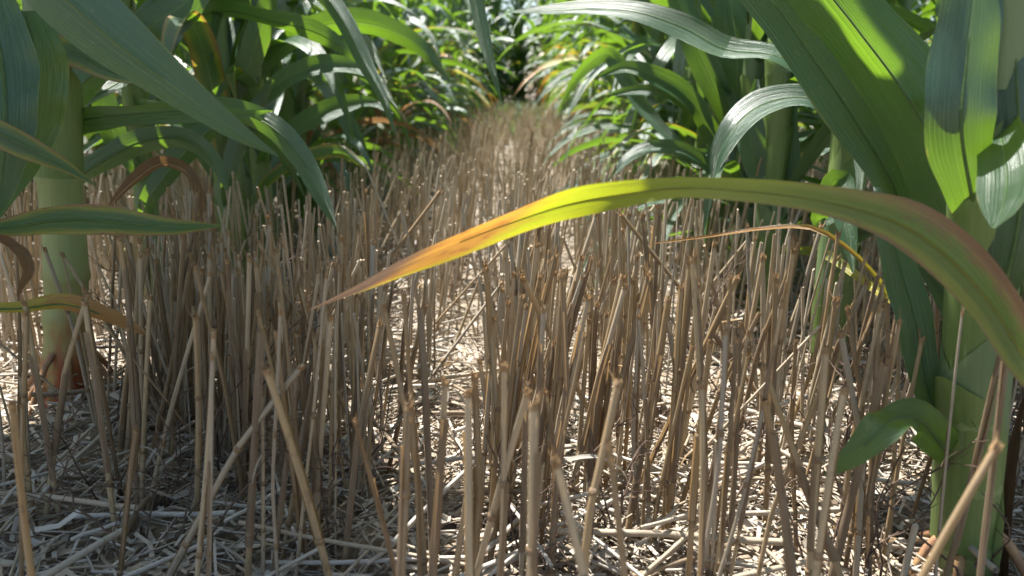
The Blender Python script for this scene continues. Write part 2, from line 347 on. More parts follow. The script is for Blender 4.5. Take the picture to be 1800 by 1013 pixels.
def leaf_mesh(i, mat):
    k = (i, mat)
    if k not in LEAFM:
        if (i, '') not in LEAFM:
            L, Wd, a0, dr, pw, tw, sd = LEAFSPEC[i]; LEAFM[(i, '')] = arch_leaf(L, Wd, R(a0), R(dr), pw, R(tw), R(sd), i * 3 + 1)
        LEAFM[k] = LEAFM[(i, '')].build('leaf', MAT[mat])
    return LEAFM[k]
# shared stalks, 1 unit = 1 m, node every 0.115 m
def stalk_mesh(seed, mat, height=1.25, r0=0.0150, base_flare=True):
    r = random.Random(seed); mb = MB(); zs, rs, xs, ys = [], [], [], []
    z = -0.03; k = 0
    nodes = [0.03 + 0.04 * i for i in range(3)]
    while nodes[-1] < height - 0.12: nodes.append(nodes[-1] + r.uniform(0.075, 0.10))
    lean = r.uniform(-0.02, 0.02), r.uniform(-0.02, 0.02)
    prof = [(-0.03, 1.0)]
    for a, b in zip(nodes[:-1], nodes[1:]):
        prof += [(a - 0.004, 1.0), (a, 1.10), (a + 0.006, 1.03), ((a + b) / 2, 0.97)]
    prof += [(nodes[-1], 1.0), (height, 0.9)]
    pts = [(lean[0] * z * z + 0.002 * math.sin(z * 21 + seed), lean[1] * z * z + 0.002 * math.cos(z * 17 + seed), z) for z, _ in prof]
    rad = [r0 * q * (1 - 0.5 * max(z, 0) / height) for z, q in prof]
    tube(mb, pts, rad, 12)
    return mb.build('stalk', MAT[mat]), nodes
def sheath_mesh(seed, length, r0, mat):
    """leaf sheath wrapped round the stalk: an overlapping sleeve with a free edge, opening at the collar"""
    r = random.Random(seed); n, m = 9, 29; t = np.linspace(0, 1, n); th = np.linspace(-0.2, 2 * math.pi + 0.25, m)
    P = np.zeros((n, m, 3)); uv = np.zeros((n, m, 2))
    for i in range(n):
        op = max(0, t[i] - 0.75) * 4
        for j in range(m):
            f = (th[j] - math.pi) / math.pi
            rr = r0 * (1.08 + 0.05 * (j / m) + 0.07 * t[i] + 0.012 * math.sin(th[j] * 9) + 0.06 * op * (1 - f * f))
            cut = 1 - 0.42 * abs(f) ** 1.4
            P[i, j] = (-math.cos(th[j]) * rr * (1 + 0.10 * op * (abs(f) < 0.5)), math.sin(th[j]) * rr * (1 - 0.08 * op), t[i] * length * cut)
            uv[i, j] = (j / m, 0.4 + t[i] * length)
    mb = MB(); mb.grid(P, uv); return mb.build('sheath', MAT[mat])
STALKS = {}
def get_stalk(i, mat):
    if (i, mat) not in STALKS: STALKS[(i, mat)] = stalk_mesh(i + 11, mat)
    return STALKS[(i, mat)]
SHEATHS = [sheath_mesh(i, 0.105 + 0.012 * i, 0.0150, ('stalk', 'stalk_blue', 'stalk')[i]) for i in range(3)]
def brace_roots(parent, r=0.016, count=7, seed=0):
    q = random.Random(seed)
    for i in range(count):
        a = i / count * 6.28 + q.uniform(-0.3, 0.3); mb = MB(); h = q.uniform(0.02, 0.045); d = q.uniform(0.022, 0.042)
        pts = [(math.cos(a) * (r * 0.8 + d * u), math.sin(a) * (r * 0.8 + d * u), h - (h + 0.02) * u ** 1.6) for u in np.linspace(0, 1, 5)]
        tube(mb, pts, [0.003, 0.0028, 0.0026, 0.0022, 0.0012], 6)
        new_obj('brace_root', mb.build('brace_root', MAT['root']), parent)

# places the photograph shows in full sun: no freely grown leaf may stand in their sunlight
LIT = [at(1000, 359, 0.33), at(900, 391, 0.335), at(820, 420, 0.34), at(720, 465, 0.345), at(650, 500, 0.35), at(950, 375, 0.332), at(1080, 345, 0.327), at(1600, 150, 0.47), at(1768, 340, 0.335), at(1758, 370, 0.332), at(1300, 215, 0.58), at(1560, 760, 0.36), at(1690, 760, 0.42), at(1690, 880, 0.41)]
LIT += [at(120, 450, 0.70), at(120, 520, 0.70), at(110, 600, 0.69)]
LIT += [on_ground(*p) for p in ((1200, 900), (1300, 960), (1240, 760), (1350, 720), (1300, 840), (1420, 900), (1130, 940), (1080, 800), (950, 640), (700, 640), (820, 700), (1100, 640), (1000, 560), (230, 560), (220, 640), (180, 600), (120, 560))]
LITP = [Vector((x, y, 0.08)) for y in np.arange(0.75, 5.6, 0.13) for x in (-0.13, -0.02, 0.09)]
NLIT, NLITP = np.array(LIT), np.array(LITP)
def blocks_sun(pts, r, lane=True):
    P = np.array(pts); S = np.array(SDIR)
    def hit(Q, rad):
        v = P[:, None] - Q[None]; k = v @ S
        return bool(((k > 0.04) & (np.linalg.norm(v - k[..., None] * S, axis=-1) < rad)).any())
    return hit(NLIT, 0.042) or (lane and r.random() < 0.9 and hit(NLITP, 0.04))
def spec_path(li):
    L, Wd, a0, dr, pw, tw, sd = LEAFSPEC[li]; t = np.linspace(0, 1, 9); a = R(a0) - R(dr) * t ** pw; ds = L / 8; yw = R(sd) * t ** 2
    return [Vector(p) for p in np.stack([np.cumsum(np.cos(a) * np.cos(yw) * ds), np.cumsum(np.cos(a) * np.sin(yw) * ds), np.cumsum(np.sin(a) * ds)], 1)]
def corn_plant(x, y, seed, label, group=None, zmin=0.05, phi=None, detail=True, stalk='stalk', thick=1.0, tilt=(0, 0), leaf_max=1.1, low_kind=True, scale=None, keep=None, dense=1.0, twin=0.0, open_lane=True):
    r = random.Random(seed * 91 + 5); e = empty('corn_plant', (x, y, gz(x, y))); tag(e, label, 'corn plant', group)
    e.rotation_euler = (R(tilt[0]), R(tilt[1]), 0)
    si = r.randrange(4); me, nodes = get_stalk(si, stalk); s = new_obj('stalk', me, e); s.scale = (thick, thick, 1)
    if phi is None: phi = r.uniform(0, 6.28)
    sg = 1
    for k, z in enumerate(nodes):
        zz = z + 0.055; sg = -sg
        if detail and z > (0.13 if stalk == 'stalk_red' else 0.02) and z < 0.7:
            sh = new_obj('sheath', SHEATHS[k % 3], e, (0, 0, z + 0.002)); f = thick * (1 - 0.5 * z / 1.25) * 1.02; sh.scale = (f, f, 1); sh.rotation_euler = (0, 0, phi + (math.pi if sg < 0 else 0))
        if zz < zmin or zz > leaf_max or r.random() > dense: continue
        if keep is not None and not keep(zz, r): continue
        li = r.choice([6, 9, 4, 2, 0]) if zz < 0.30 else r.randrange(10)
        kind = 'green'
        if low_kind and zz < 0.24: kind = r.choice(['dry' if y > 1.6 else 'edge', 'edge', 'green', 'edge', 'green', 'green', 'green', 'green'])
        elif low_kind and zz < 0.42: kind = r.choice(['green', 'green', 'edge', 'green', 'green', 'green', 'green', 'yellow' if y > 2 else 'green'])
        elif r.random() < 0.2: kind = 'spotted'
        az = phi + (math.pi if sg < 0 else 0) + r.uniform(-0.45, 0.45)
        f = r.uniform(0.78, 1.12) * (0.75 if zz < 0.2 else 1); g = f * r.uniform(0.9, 1.15)
        mx = e.rotation_euler.to_matrix()
        for extra in range((5 if zz < 0.5 else 2) if zz < twin else 1):
            li2, az2 = (li, az) if not extra else (r.choice([6, 9, 4, 8, 0, 3]), az + r.uniform(1.2, 4.6))
            eu = (r.uniform(-0.15, 0.15), r.uniform(-0.12, 0.18), az2); from_z = zz - 0.03 * extra
            rm = Matrix.Rotation(az2, 3, 'Z')
            if blocks_sun([e.location + mx @ (rm @ (p * f) + Vector((0, 0, from_z))) for p in spec_path(li2)], r, open_lane): continue
            o = new_obj('leaf', leaf_mesh(li2, kind), e, (math.cos(az2) * 0.008, math.sin(az2) * 0.008, from_z), eu); o.scale = (f, g, f)
    return e

# ------------------------------------------------------------------ leaves traced one by one, each at its own distance
def hero_leaf(parent, pts, mat, fold=0.25, wave=0.10, wavef=5, n=44, m=10, phase=0.0, rib=True, tail=None, name='leaf', label=None, uneven=0.03):
    """pts: (px, py, metres, width px, roll deg); tail: world points that carry the base to its stalk, listed from the stalk outwards: (x,y,z,width m,roll)"""
    rows = []
    for (x, y, z, wd, roll) in (tail or []): rows.append((x, y, z, wd, roll))
    for (px, py, d, wd, roll) in pts:
        p = at(px, py, d); rows.append((p.x, p.y, p.z, wd * d / FPX / max(math.cos(R(roll)), 0.25), roll))
    q = catmull(rows, n); path = q[:, :3]; width = np.maximum(q[:, 3], 0.0004); roll = np.radians(q[:, 4])
    T = norm(np.gradient(path, axis=0)); V = norm(path - np.array(C_O)); A = norm(np.cross(T, V)); B = np.cross(T, A)
    W = A * np.cos(roll)[:, None] + B * np.sin(roll)[:, None]
    if np.mean(np.cross(T, W)[:, 2]) < 0: W = -W
    P, uv, N = leaf_sheet(path, W, width, fold, wave, wavef, m, phase, uneven)
    mb = MB(); mb.grid(P, uv); me = mb.build(name, MAT[mat])
    inv = Vector(parent.location)
    me.transform(Matrix.Translation(-inv) if not any(parent.rotation_euler) else (Matrix.Translation(inv) @ parent.rotation_euler.to_matrix().to_4x4()).inverted())
    o = new_obj(name, me, parent)
    if label: o['label'] = label
    if rib:
        rm = rib_mesh(path, N, width, MAT['rib_dry' if mat == 'dry' else 'rib_hero' if mat == 'hero' else 'rib'], 0.0005 if mat == 'hero' else 0.0010)
        rm.transform(Matrix.Translation(-inv) if not any(parent.rotation_euler) else (Matrix.Translation(inv) @ parent.rotation_euler.to_matrix().to_4x4()).inverted())
        new_obj('midrib', rm, o)
    return o

LX, RX = -0.395, 0.275
ROWG = 'corn plants in the two rows beside the stubble lane'
# ---- the plants nearest the lane's mouth
pA = corn_plant(0.33, 0.17, 3, 'corn plant bearing the long arched leaf that yellows to an orange tip', zmin=0.42, phi=R(100))
hero_leaf(pA, [(1800, 628, 0.285, 72, 18), (1745, 540, 0.29, 80, 18), (1672, 458, 0.295, 92, 15), (1590, 398, 0.30, 90, 15), (1500, 367, 0.305, 66, 25), (1400, 347, 0.31, 46, 40), (1310, 337, 0.315, 36, 48),
               (1200, 331, 0.32, 38, 22), (1100, 341, 0.325, 46, -12), (1000, 359, 0.33, 54, -32), (900, 391, 0.335, 48, -38), (800, 429, 0.34, 38, -38), (710, 468, 0.345, 28, -35), (640, 503, 0.35, 17, -30), (590, 525, 0.353, 8, -25), (545, 545, 0.356, 2, -20)],
          'hero', fold=0.22, wave=0.16, wavef=6, uneven=0.10, n=90, m=14, tail=[(0.325, 0.18, 0.06, 0.022, 18), (0.30, 0.205, 0.11, 0.024, 18)], label='long arched leaf fading from green through yellow to an orange tip')
_b = on_ground(1692, 1000)
pB = corn_plant(_b.x, _b.y, 8, 'thick corn plant whose sheathed stalk base stands by a small folded leaf', zmin=0.52, phi=R(20), thick=1.0, stalk='stalk_pale', tilt=(2, -6))
gB = pB.location
hero_leaf(pB, [(1722, 300, 0.385, 40, 10), (1735, 190, 0.38, 90, 10), (1728, 80, 0.375, 130, 10), (1715, -40, 0.37, 140, 10)], 'green', fold=0.3, tail=[(0.275, 0.386, 0.22, 0.02, 10)], rib=True)
hero_leaf(pB, [(1655, 770, 0.425, 20, 10), (1625, 670, 0.42, 50, 10), (1605, 560, 0.42, 62, 10), (1580, 470, 0.42, 60, 10), (1560, 400, 0.42, 44, 20), (1540, 330, 0.44, 10, 30)][::-1][::-1], 'spotted', fold=0.25, wave=0.08, label='dark green blade hanging beside the stalk base')
hero_leaf(pB, [(1675, 810, 0.42, 36, 0), (1645, 770, 0.40, 66, 5), (1612, 735, 0.385, 62, 20), (1580, 735, 0.375, 50, 35), (1545, 758, 0.36, 62, 15), (1500, 800, 0.36, 42, 10), (1450, 838, 0.36, 6, 10)], 'thin', fold=0.12, wave=0.15, n=36, label='small folded leaf showing its pale underside')
hero_leaf(pB, [(1735, 800, 0.41, 8, 20), (1732, 720, 0.40, 10, 20), (1718, 640, 0.395, 9, 30), (1700, 590, 0.39, 2, 30)], 'edge', fold=0.2, wave=0.05, rib=False)
hero_leaf(pB, [(1762, 1015, 0.43, 16, 10), (1768, 890, 0.425, 22, 10), (1780, 790, 0.42, 18, 20), (1798, 700, 0.415, 5, 30)], 'black', fold=0.4, wave=0.1, rib=False, label='blackened dry sheath leaf')
brace_roots(pB, 0.018, 6, 2)
hero_leaf(pB, [(1740, 1000, 0.425, 30, 5), (1746, 930, 0.422, 34, 5), (1752, 850, 0.42, 22, 5), (1756, 790, 0.418, 3, 5)], 'stalk_pale', fold=0.9, wave=0.02, n=20, m=10, rib=False, name='loose_sheath')
hero_leaf(pB, [(1730, 420, 0.40, 30, 10), (1705, 330, 0.365, 90, 10), (1690, 220, 0.35, 118, 12), (1700, 100, 0.345, 118, 12), (1715, -30, 0.34, 96, 12)], 'spotted', fold=0.35, wave=0.08, wavef=3)
hero_leaf(pB, [(1740, 560, 0.40, 20, 10), (1775, 470, 0.37, 70, 10), (1795, 350, 0.36, 100, 10), (1792, 220, 0.352, 110, 10), (1785, 90, 0.348, 100, 10), (1780, -40, 0.345, 60, 10)], 'green', fold=0.3, wave=0.08, wavef=3)
# second plant of that row with the wide blades overhead
pC = corn_plant(0.305, 0.50, 12, 'corn plant with a wide bright blade lit through beside its bluish stalk', zmin=0.55, phi=R(160), stalk='stalk_blue')
hero_leaf(pC, [(1712, 440, 0.50, 60, 20), (1690, 370, 0.49, 120, 15), (1650, 270, 0.48, 135, 0), (1580, 150, 0.47, 140, -10), (1505, 50, 0.46, 125, -10), (1430, -50, 0.455, 120, 10), (1390, -140, 0.45, 60, 20)], 'thin', fold=0.35, wave=0.13, wavef=3.2, n=50, tail=[(0.305, 0.502, 0.07, 0.03, 20)], label='broad wavy blade with sunlight shining through it')
hero_leaf(pC, [(1600, 420, 0.53, 30, 10), (1575, 340, 0.52, 66, 25), (1505, 215, 0.51, 92, 22), (1420, 90, 0.50, 98, 20), (1355, 0, 0.49, 90, 20), (1270, -90, 0.48, 70, 10)], 'spotted', fold=0.3, wave=0.08, wavef=3, n=46, tail=[(0.307, 0.506, 0.10, 0.025, 10)])
hero_leaf(pC, [(1640, 165, 0.50, 26, 40), (1690, 172, 0.43, 40, 40), (1735, 205, 0.385, 62, 25), (1764, 270, 0.345, 84, 20), (1768, 330, 0.335, 84, 28), (1758, 375, 0.332, 52, 28), (1746, 402, 0.33, 6, 25)], 'thin', fold=0.18, wave=0.08, tail=[(0.308, 0.51, 0.345, 0.018, 50)], label='drooping blade with a bright sunlit end')
pD = corn_plant(0.285, 0.70, 15, 'corn plant with an arched leaf glinting silver over the stubble edge', zmin=0.5, phi=R(190))
hero_leaf(pD, [(1590, 330, 0.62, 40, 30), (1560, 275, 0.61, 70, 25), (1510, 215, 0.60, 74, 20), (1450, 180, 0.595, 52, 35), (1390, 172, 0.59, 40, 45), (1330, 190, 0.585, 50, 35), (1290, 225, 0.58, 48, 20), (1265, 270, 0.58, 34, 15), (1252, 318, 0.58, 4, 10)], 'green', fold=0.25, wave=0.06, n=50, tail=[(0.287, 0.70, 0.13, 0.02, 30)], label='arched leaf glinting silver on its upper face')
hero_leaf(pD, [(1640, 330, 0.60, 40, 20), (1560, 240, 0.60, 52, 35), (1480, 170, 0.605, 50, 40), (1420, 120, 0.61, 46, 40), (1350, 95, 0.62, 30, 55), (1280, 88, 0.63, 38, 40), (1200, 48, 0.645, 44, 25), (1120, 22, 0.66, 36, 30), (1040, 15, 0.68, 26, 40), (960, 18, 0.70, 14, 45), (890, 22, 0.72, 2, 50)], 'green', fold=0.2, wave=0.10, wavef=4, n=60, tail=[(0.29, 0.702, 0.14, 0.02, 20)], label='long ribbon leaf stretching across the lane overhead')
pD2 = corn_plant(0.27, 0.86, 16, 'corn plant with a thin half yellow leaf over the stubble tops', zmin=0.20, phi=R(170))
hero_leaf(pD2, [(1560, 512, 0.56, 10, 20), (1500, 445, 0.555, 8, 20), (1430, 402, 0.55, 9, 30), (1340, 402, 0.545, 7, 30), (1250, 415, 0.54, 5, 20), (1150, 428, 0.535, 2, 20)], 'yellow', fold=0.3, wave=0.05, n=36, rib=False, tail=[(0.275, 0.855, 0.09, 0.008, 20), (0.272, 0.70, 0.12, 0.01, 20)], label='thin half yellow drooping leaf')
# ---- the other row: red based stalk and the leaves over it
_l = on_ground(120, 690)
pL = corn_plant(_l.x, _l.y, 21, 'corn plant with a pale thick stalk reddened at its base', zmin=0.5, phi=R(250), thick=1.25, stalk='stalk_red', tilt=(0, 6))
brace_roots(pL, 0.020, 8, 5)
pK = corn_plant(-0.43, 0.44, 22, 'corn plant whose low leaves reach over the red based stalk', zmin=0.62, phi=R(20), stalk='stalk_blue')
hero_leaf(pK, [(-60, 398, 0.46, 10, 35), (0, 402, 0.47, 30, 25), (90, 388, 0.475, 50, 10), (170, 387, 0.48, 56, 5), (250, 395, 0.485, 42, 5), (320, 399, 0.49, 26, 10), (388, 397, 0.49, 3, 10)], 'edge', fold=0.15, wave=0.10, wavef=3, tail=[(-0.43, 0.44, 0.22, 0.02, 35)], label='level green leaf with a browned lower margin')
hero_leaf(pK, [(-40, 545, 0.47, 16, 30), (40, 542, 0.475, 22, 40), (110, 535, 0.48, 30, 40), (170, 550, 0.485, 30, 35), (225, 572, 0.49, 20, 30), (262, 590, 0.49, 4, 20)], 'yellow', fold=0.35, wave=0.05, tail=[(-0.43, 0.44, 0.10, 0.012, 30)], rib=True, label='low yellow green leaf curving over the stubble')
hero_leaf(pK, [(-60, 205, 0.42, 40, 10), (0, 235, 0.42, 48, 10), (60, 265, 0.425, 42, 10), (110, 290, 0.43, 24, 10), (168, 326, 0.435, 2, 10)], 'edge', fold=0.2, wave=0.06, tail=[(-0.43, 0.44, 0.30, 0.02, 10)])
hero_leaf(pK, [(20, -140, 0.36, 100, 10), (90, -30, 0.365, 128, 10), (180, 55, 0.37, 118, 12), (270, 125, 0.375, 88, 15), (350, 185, 0.38, 58, 15), (420, 235, 0.385, 34, 15), (490, 275, 0.39, 2, 15)], 'spotted', fold=0.38, wave=0.04, n=50, tail=[(-0.425, 0.44, 0.36, 0.03, 20), (-0.37, 0.42, 0.46, 0.05, 10)], label='broad dark flecked blade hanging to a long point')
hero_leaf(pK, [(40, 20, 0.45, 70, 20), (60, 100, 0.455, 100, 10), (50, 200, 0.46, 110, 5), (20, 300, 0.465, 70, 5), (-10, 380, 0.47, 20, 5)], 'green', fold=0.3, wave=0.1)
hero_leaf(pK, [(-30, -20, 0.44, 90, 20), (0, 90, 0.44, 120, 10), (10, 220, 0.44, 100, 5), (0, 330, 0.445, 50, 5), (-20, 400, 0.45, 10, 5)], 'green', fold=0.35, wave=0.08)
hero_leaf(pK, [(30, 520, 0.46, 4, 20), (48, 470, 0.465, 22, 15), (20, 430, 0.47, 18, 20), (-30, 410, 0.47, 10, 20)], 'dry', fold=0.5, wave=0.2, rib=False, label='curled dry brown leaf end')
pM = corn_plant(-0.42, 0.83, 25, 'corn plant with a curled dry brown leaf above the stubble', zmin=0.30, phi=R(330), thick=0.7)
hero_leaf(pM, [(180, 120, 0.62, 40, 40), (120, 90, 0.60, 56, 10), (60, 95, 0.59, 50, 5), (10, 112, 0.58, 10, 5)], 'edge', fold=0.2, wave=0.08, tail=[(-0.42, 0.83, 0.33, 0.02, 30)])
hero_leaf(pM, [(200, 355, 0.74, 10, 20), (240, 315, 0.735, 22, 25), (285, 288, 0.73, 22, 35), (325, 300, 0.725, 24, 20), (350, 340, 0.72, 20, 10), (352, 385, 0.72, 6, 10)], 'dry', fold=0.6, wave=0.2, wavef=4, tail=[(-0.42, 0.83, 0.11, 0.015, 20)], label='arched dry brown leaf')
hero_leaf(pM, [(330, 190, 0.70, 20, 40), (410, 195, 0.69, 40, 30), (480, 225, 0.68, 44, 15), (530, 280, 0.675, 42, 8), (565, 345, 0.67, 30, 8), (592, 402, 0.67, 2, 8)], 'green', fold=0.3, wave=0.05, tail=[(-0.42, 0.83, 0.25, 0.02, 40)], label='blue green leaf bending down to a tip among the stubble')
hero_leaf(pM, [(60, 240, 0.66, 20, 30), (130, 215, 0.65, 44, 20), (240, 200, 0.64, 36, 25), (330, 195, 0.635, 40, 20), (420, 200, 0.63, 18, 30), (480, 195, 0.63, 2, 30)], 'green', fold=0.25, wave=0.12, wavef=3, tail=[(-0.42, 0.83, 0.28, 0.02, 30)])
hero_leaf(pM, [(55, 235, 0.72, 30, 10), (110, 180, 0.715, 60, 8), (170, 125, 0.71, 50, 8), (230, 80, 0.71, 20, 8), (270, 40, 0.71, 3, 8)], 'green', fold=0.3, wave=0.06, tail=[(-0.42, 0.83, 0.24, 0.02, 10)])
hero_leaf(pM, [(90, 345, 0.72, 14, 10), (170, 290, 0.71, 40, 10), (250, 250, 0.70, 46, 10), (320, 245, 0.69, 36, 20), (370, 275, 0.685, 30, 15), (400, 335, 0.68, 4, 10)], 'green', fold=0.35, wave=0.06)
pN = corn_plant(LX, 1.0, 27, 'corn plant with a ribbon leaf arching out over the lane beyond the dry leaf', zmin=0.16, phi=R(10))
hero_leaf(pN, [(230, 130, 0.92, 40, 30), (300, 50, 0.90, 56, 20), (400, 20, 0.88, 30, 55), (480, 38, 0.87, 30, 50), (560, 60, 0.86, 36, 25), (630, 105, 0.86, 16, 15), (680, 170, 0.86, 2, 10)], 'green', fold=0.25, wave=0.08, tail=[(LX, 1.0, 0.25, 0.03, 30)])
hero_leaf(pN, [(490, -60, 0.80, 30, 15), (560, -20, 0.78, 34, 15), (605, 40, 0.77, 34, 15), (640, 110, 0.765, 30, 10), (672, 170, 0.76, 18, 10), (696, 240, 0.76, 2, 10)], 'green', fold=0.4, wave=0.04, tail=[(LX, 1.0, 0.42, 0.03, 20), (-0.30, 0.92, 0.50, 0.03, 20)], label='narrow dark blade hanging straight into the lane')
hero_leaf(pN, [(760, -60, 0.66, 22, 15), (828, -20, 0.64, 26, 15), (846, 50, 0.635, 26, 15), (864, 120, 0.63, 16, 10), (882, 180, 0.63, 2, 10)], 'green', fold=0.4, wave=0.03, tail=[(LX, 1.0, 0.52, 0.03, 20), (-0.25, 0.82, 0.62, 0.03, 20), (-0.10, 0.70, 0.52, 0.025, 20)], label='narrow dark tip hanging over the middle of the lane')
# ---- unseen blades added above the frame to shade the near ground and leaves
def overhead(plant, z, az, li, f, kind='green'):
    rm = Matrix.Rotation(az, 3, 'Z')
    if blocks_sun([plant.location + rm @ (p * f * 1.3) + Vector((0, 0, z)) for p in spec_path(li)], random.Random(1), False): return
    o = new_obj('leaf', leaf_mesh(li, kind), plant, (math.cos(az) * 0.008, math.sin(az) * 0.008, z), (0, 0, az)); o.scale = (f * 1.3, f * 1.9, f * 1.3)
for pl, z, az, li, f in ((pL, 0.52, 5, 0, 1.0), (pL, 0.64, -32, 4, 1.0), (pL, 0.78, 20, 2, 1.1), (pM, 0.46, -8, 2, 1.0), (pM, 0.60, 14, 0, 1.0), (pM, 0.70, -40, 6, 1.2), (pN, 0.58, -25, 4, 1.1), (pN, 0.72, -5, 0, 1.0), (pK, 0.50, 70, 2, 1.0), (pK, 0.62, 40, 0, 1.0),
                         (pD, 0.55, 200, 4, 0.8), (pD, 0.66, 250, 6, 1.0), (pD2, 0.60, 260, 2, 1.0), (pD2, 0.72, 235, 6, 1.1), (pC, 0.55, 60, 2, 1.0), (pC, 0.66, 110, 6, 1.0), (pD, 0.78, 60, 0, 1.0)):
    overhead(pl, z, R(az), li, f)
def shade_leaf(plant, pts, h, width, tail):  # added unseen blade, shaped along the given points towards the sun to shade them
    rows = [(*t, 0.02) for t in tail]
    for i, q in enumerate(pts):
        p = (q if isinstance(q, Vector) else at(*q)) + SDIR * h; rows.append((p.x, p.y, p.z, width * (0.06 if i == len(pts) - 1 else 1)))
    q = catmull(rows, 26); path = q[:, :3]; T = norm(np.gradient(path, axis=0)); W = norm(np.cross(np.array(SDIR)[None], T))
    P, uv, N = leaf_sheet(path, W, np.maximum(q[:, 3], 0.001), 0.2, 0.1, 4, 8); mb = MB(); mb.grid(P, uv); me = mb.build('leaf', MAT['green']); me.transform((Matrix.Translation(plant.location) @ plant.rotation_euler.to_matrix().to_4x4()).inverted()); new_obj('leaf', me, plant)
shade_leaf(pD, [(1640, 430, 0.53), (1560, 330, 0.52), (1490, 215, 0.51), (1400, 95, 0.50), (1320, -10, 0.49), (1260, -110, 0.48)], 0.30, 0.075, [(0.285, 0.70, 0.36)])
shade_leaf(pD2, [(1720, 450, 0.50), (1700, 390, 0.49), (1650, 330, 0.485), (1600, 262, 0.48), (1550, 215, 0.475)], 0.42, 0.05, [(0.27, 0.86, 0.42)])
shade_leaf(pL, [(20, -140, 0.36), (90, -30, 0.365), (180, 55, 0.37), (270, 125, 0.375), (350, 185, 0.38), (420, 235, 0.385)], 0.35, 0.075, [(LX, 0.655, 0.5)])
shade_leaf(pD2, [(1800, 640, 0.285), (1745, 545, 0.29), (1672, 458, 0.295), (1590, 398, 0.30), (1500, 367, 0.305), (1400, 347, 0.31), (1330, 337, 0.315)][::-1], 0.42, 0.06, [(0.27, 0.86, 0.55), (0.24, 0.70, 0.68)])
for pl, y, h, x1, wd in ((pK, 0.35, 0.62, 0.02, 0.07), (pL, 0.42, 0.72, -0.04, 0.08), (pL, 0.48, 0.60, -0.10, 0.06), (pM, 0.53, 0.80, -0.06, 0.07), (pM, 0.60, 0.68, -0.16, 0.06), (pK, 0.39, 0.85, -0.12, 0.07), (pN, 0.46, 0.95, -0.02, 0.06)):  # blades added out of view to darken the near ground
    c = pl.location; z0 = max(0.3, h * 0.88 - 0.25)
    shade_leaf(pl, [Vector((x, y + 0.03 * math.sin(9 * x), 0.0)) for x in np.linspace(-0.36, x1, 5)], h, wd, [(c.x, c.y, z0)])
# ---- more blades of the two rows, crowding the lane's sides
def side_leaf(pl, z, pts, kind='green', fold=0.3):
    hero_leaf(pl, pts, kind, fold=fold, wave=0.08, wavef=3, n=30, m=8, phase=pts[0][0], rib=False, tail=[(pl.location.x, pl.location.y, z, 0.018, pts[0][4])])
pO = corn_plant(LX + 0.01, 1.10, 31, 'corn plant crowded against the ribbon leaved one', zmin=0.14, twin=0.5, phi=R(40), thick=0.8)
pE = corn_plant(RX - 0.005, 0.97, 33, 'corn plant with pale arching leaves behind the half yellow leaf', zmin=0.16, twin=0.5, phi=R(200), thick=0.8)
side_leaf(pM, 0.34, [(215, 70, 0.80, 44, 10), (270, 40, 0.78, 66, -25), (320, 10, 0.77, 60, -30), (370, -40, 0.76, 20, -20)])
side_leaf(pN, 0.20, [(400, 190, 0.98, 30, 10), (440, 110, 0.97, 46, 15), (462, 40, 0.96, 44, 15), (490, -40, 0.95, 10, 10)])
side_leaf(pM, 0.12, [(262, 350, 0.80, 30, 10), (310, 285, 0.79, 46, 20), (360, 235, 0.78, 40, 20), (410, 195, 0.775, 6, 10)])
side_leaf(pN, 0.26, [(430, 190, 0.98, 16, 20), (500, 140, 0.97, 34, -20), (570, 115, 0.96, 34, -30), (650, 130, 0.95, 20, -20), (700, 190, 0.94, 3, 0)])
side_leaf(pN, 0.10, [(400, 320, 0.97, 22, 10), (420, 250, 0.96, 38, 10), (452, 190, 0.95, 28, 10), (480, 140, 0.94, 4, 10)])
side_leaf(pO, 0.16, [(470, 260, 1.05, 16, 20), (530, 220, 1.04, 34, -25), (590, 192, 1.03, 38, -30), (650, 180, 1.02, 18, -25), (690, 200, 1.01, 3, -10)])
side_leaf(pO, 0.30, [(450, 120, 1.08, 20, 20), (530, 60, 1.06, 42, 20), (620, 40, 1.05, 46, 25), (720, 70, 1.04, 34, 20), (790, 140, 1.03, 3, 10)])
side_leaf(pO, 0.22, [(430, 180, 1.06, 20, 10), (400, 130, 1.05, 40, 15), (370, 100, 1.04, 34, 20), (320, 110, 1.03, 4, 10)])
side_leaf(pN, 0.33, [(390, 120, 0.98, 24, 10), (350, 40, 0.97, 50, 10), (330, -30, 0.96, 46, 10)])
side_leaf(pO, 0.10, [(470, 320, 1.04, 18, 20), (540, 275, 1.03, 26, 20), (600, 268, 1.02, 22, 20), (650, 300, 1.01, 3, 10)], 'edge')
side_leaf(pM, 0.18, [(240, 300, 0.82, 20, 10), (200, 240, 0.81, 44, 10), (180, 170, 0.80, 40, 10), (170, 100, 0.80, 6, 10)])
side_leaf(pE, 0.10, [(1262, 310, 0.95, 20, 20), (1200, 266, 0.94, 26, 35), (1140, 262, 0.93, 24, 35), (1100, 282, 0.92, 18, 25), (1070, 318, 0.92, 2, 10)])
side_leaf(pE, 0.22, [(1255, 250, 0.96, 22, 20), (1225, 190, 0.95, 34, 30), (1160, 140, 0.94, 34, 35), (1100, 120, 0.93, 22, 30), (1050, 135, 0.92, 3, 10)])
side_leaf(pE, 0.27, [(1270, 240, 0.97, 20, 20), (1225, 195, 0.96, 26, 25), (1170, 165, 0.95, 26, 30), (1110, 160, 0.94, 16, 30), (1060, 170, 0.93, 2, 10)])
side_leaf(pE, 0.18, [(1290, 230, 0.97, 30, 10), (1250, 140, 0.96, 50, 10), (1215, 60, 0.95, 54, 10), (1180, -30, 0.95, 30, 10)])
side_leaf(pE, 0.24, [(1300, 190, 0.97, 34, -15), (1296, 100, 0.96, 58, -25), (1288, 20, 0.95, 60, -25), (1280, -60, 0.95, 30, -20)])
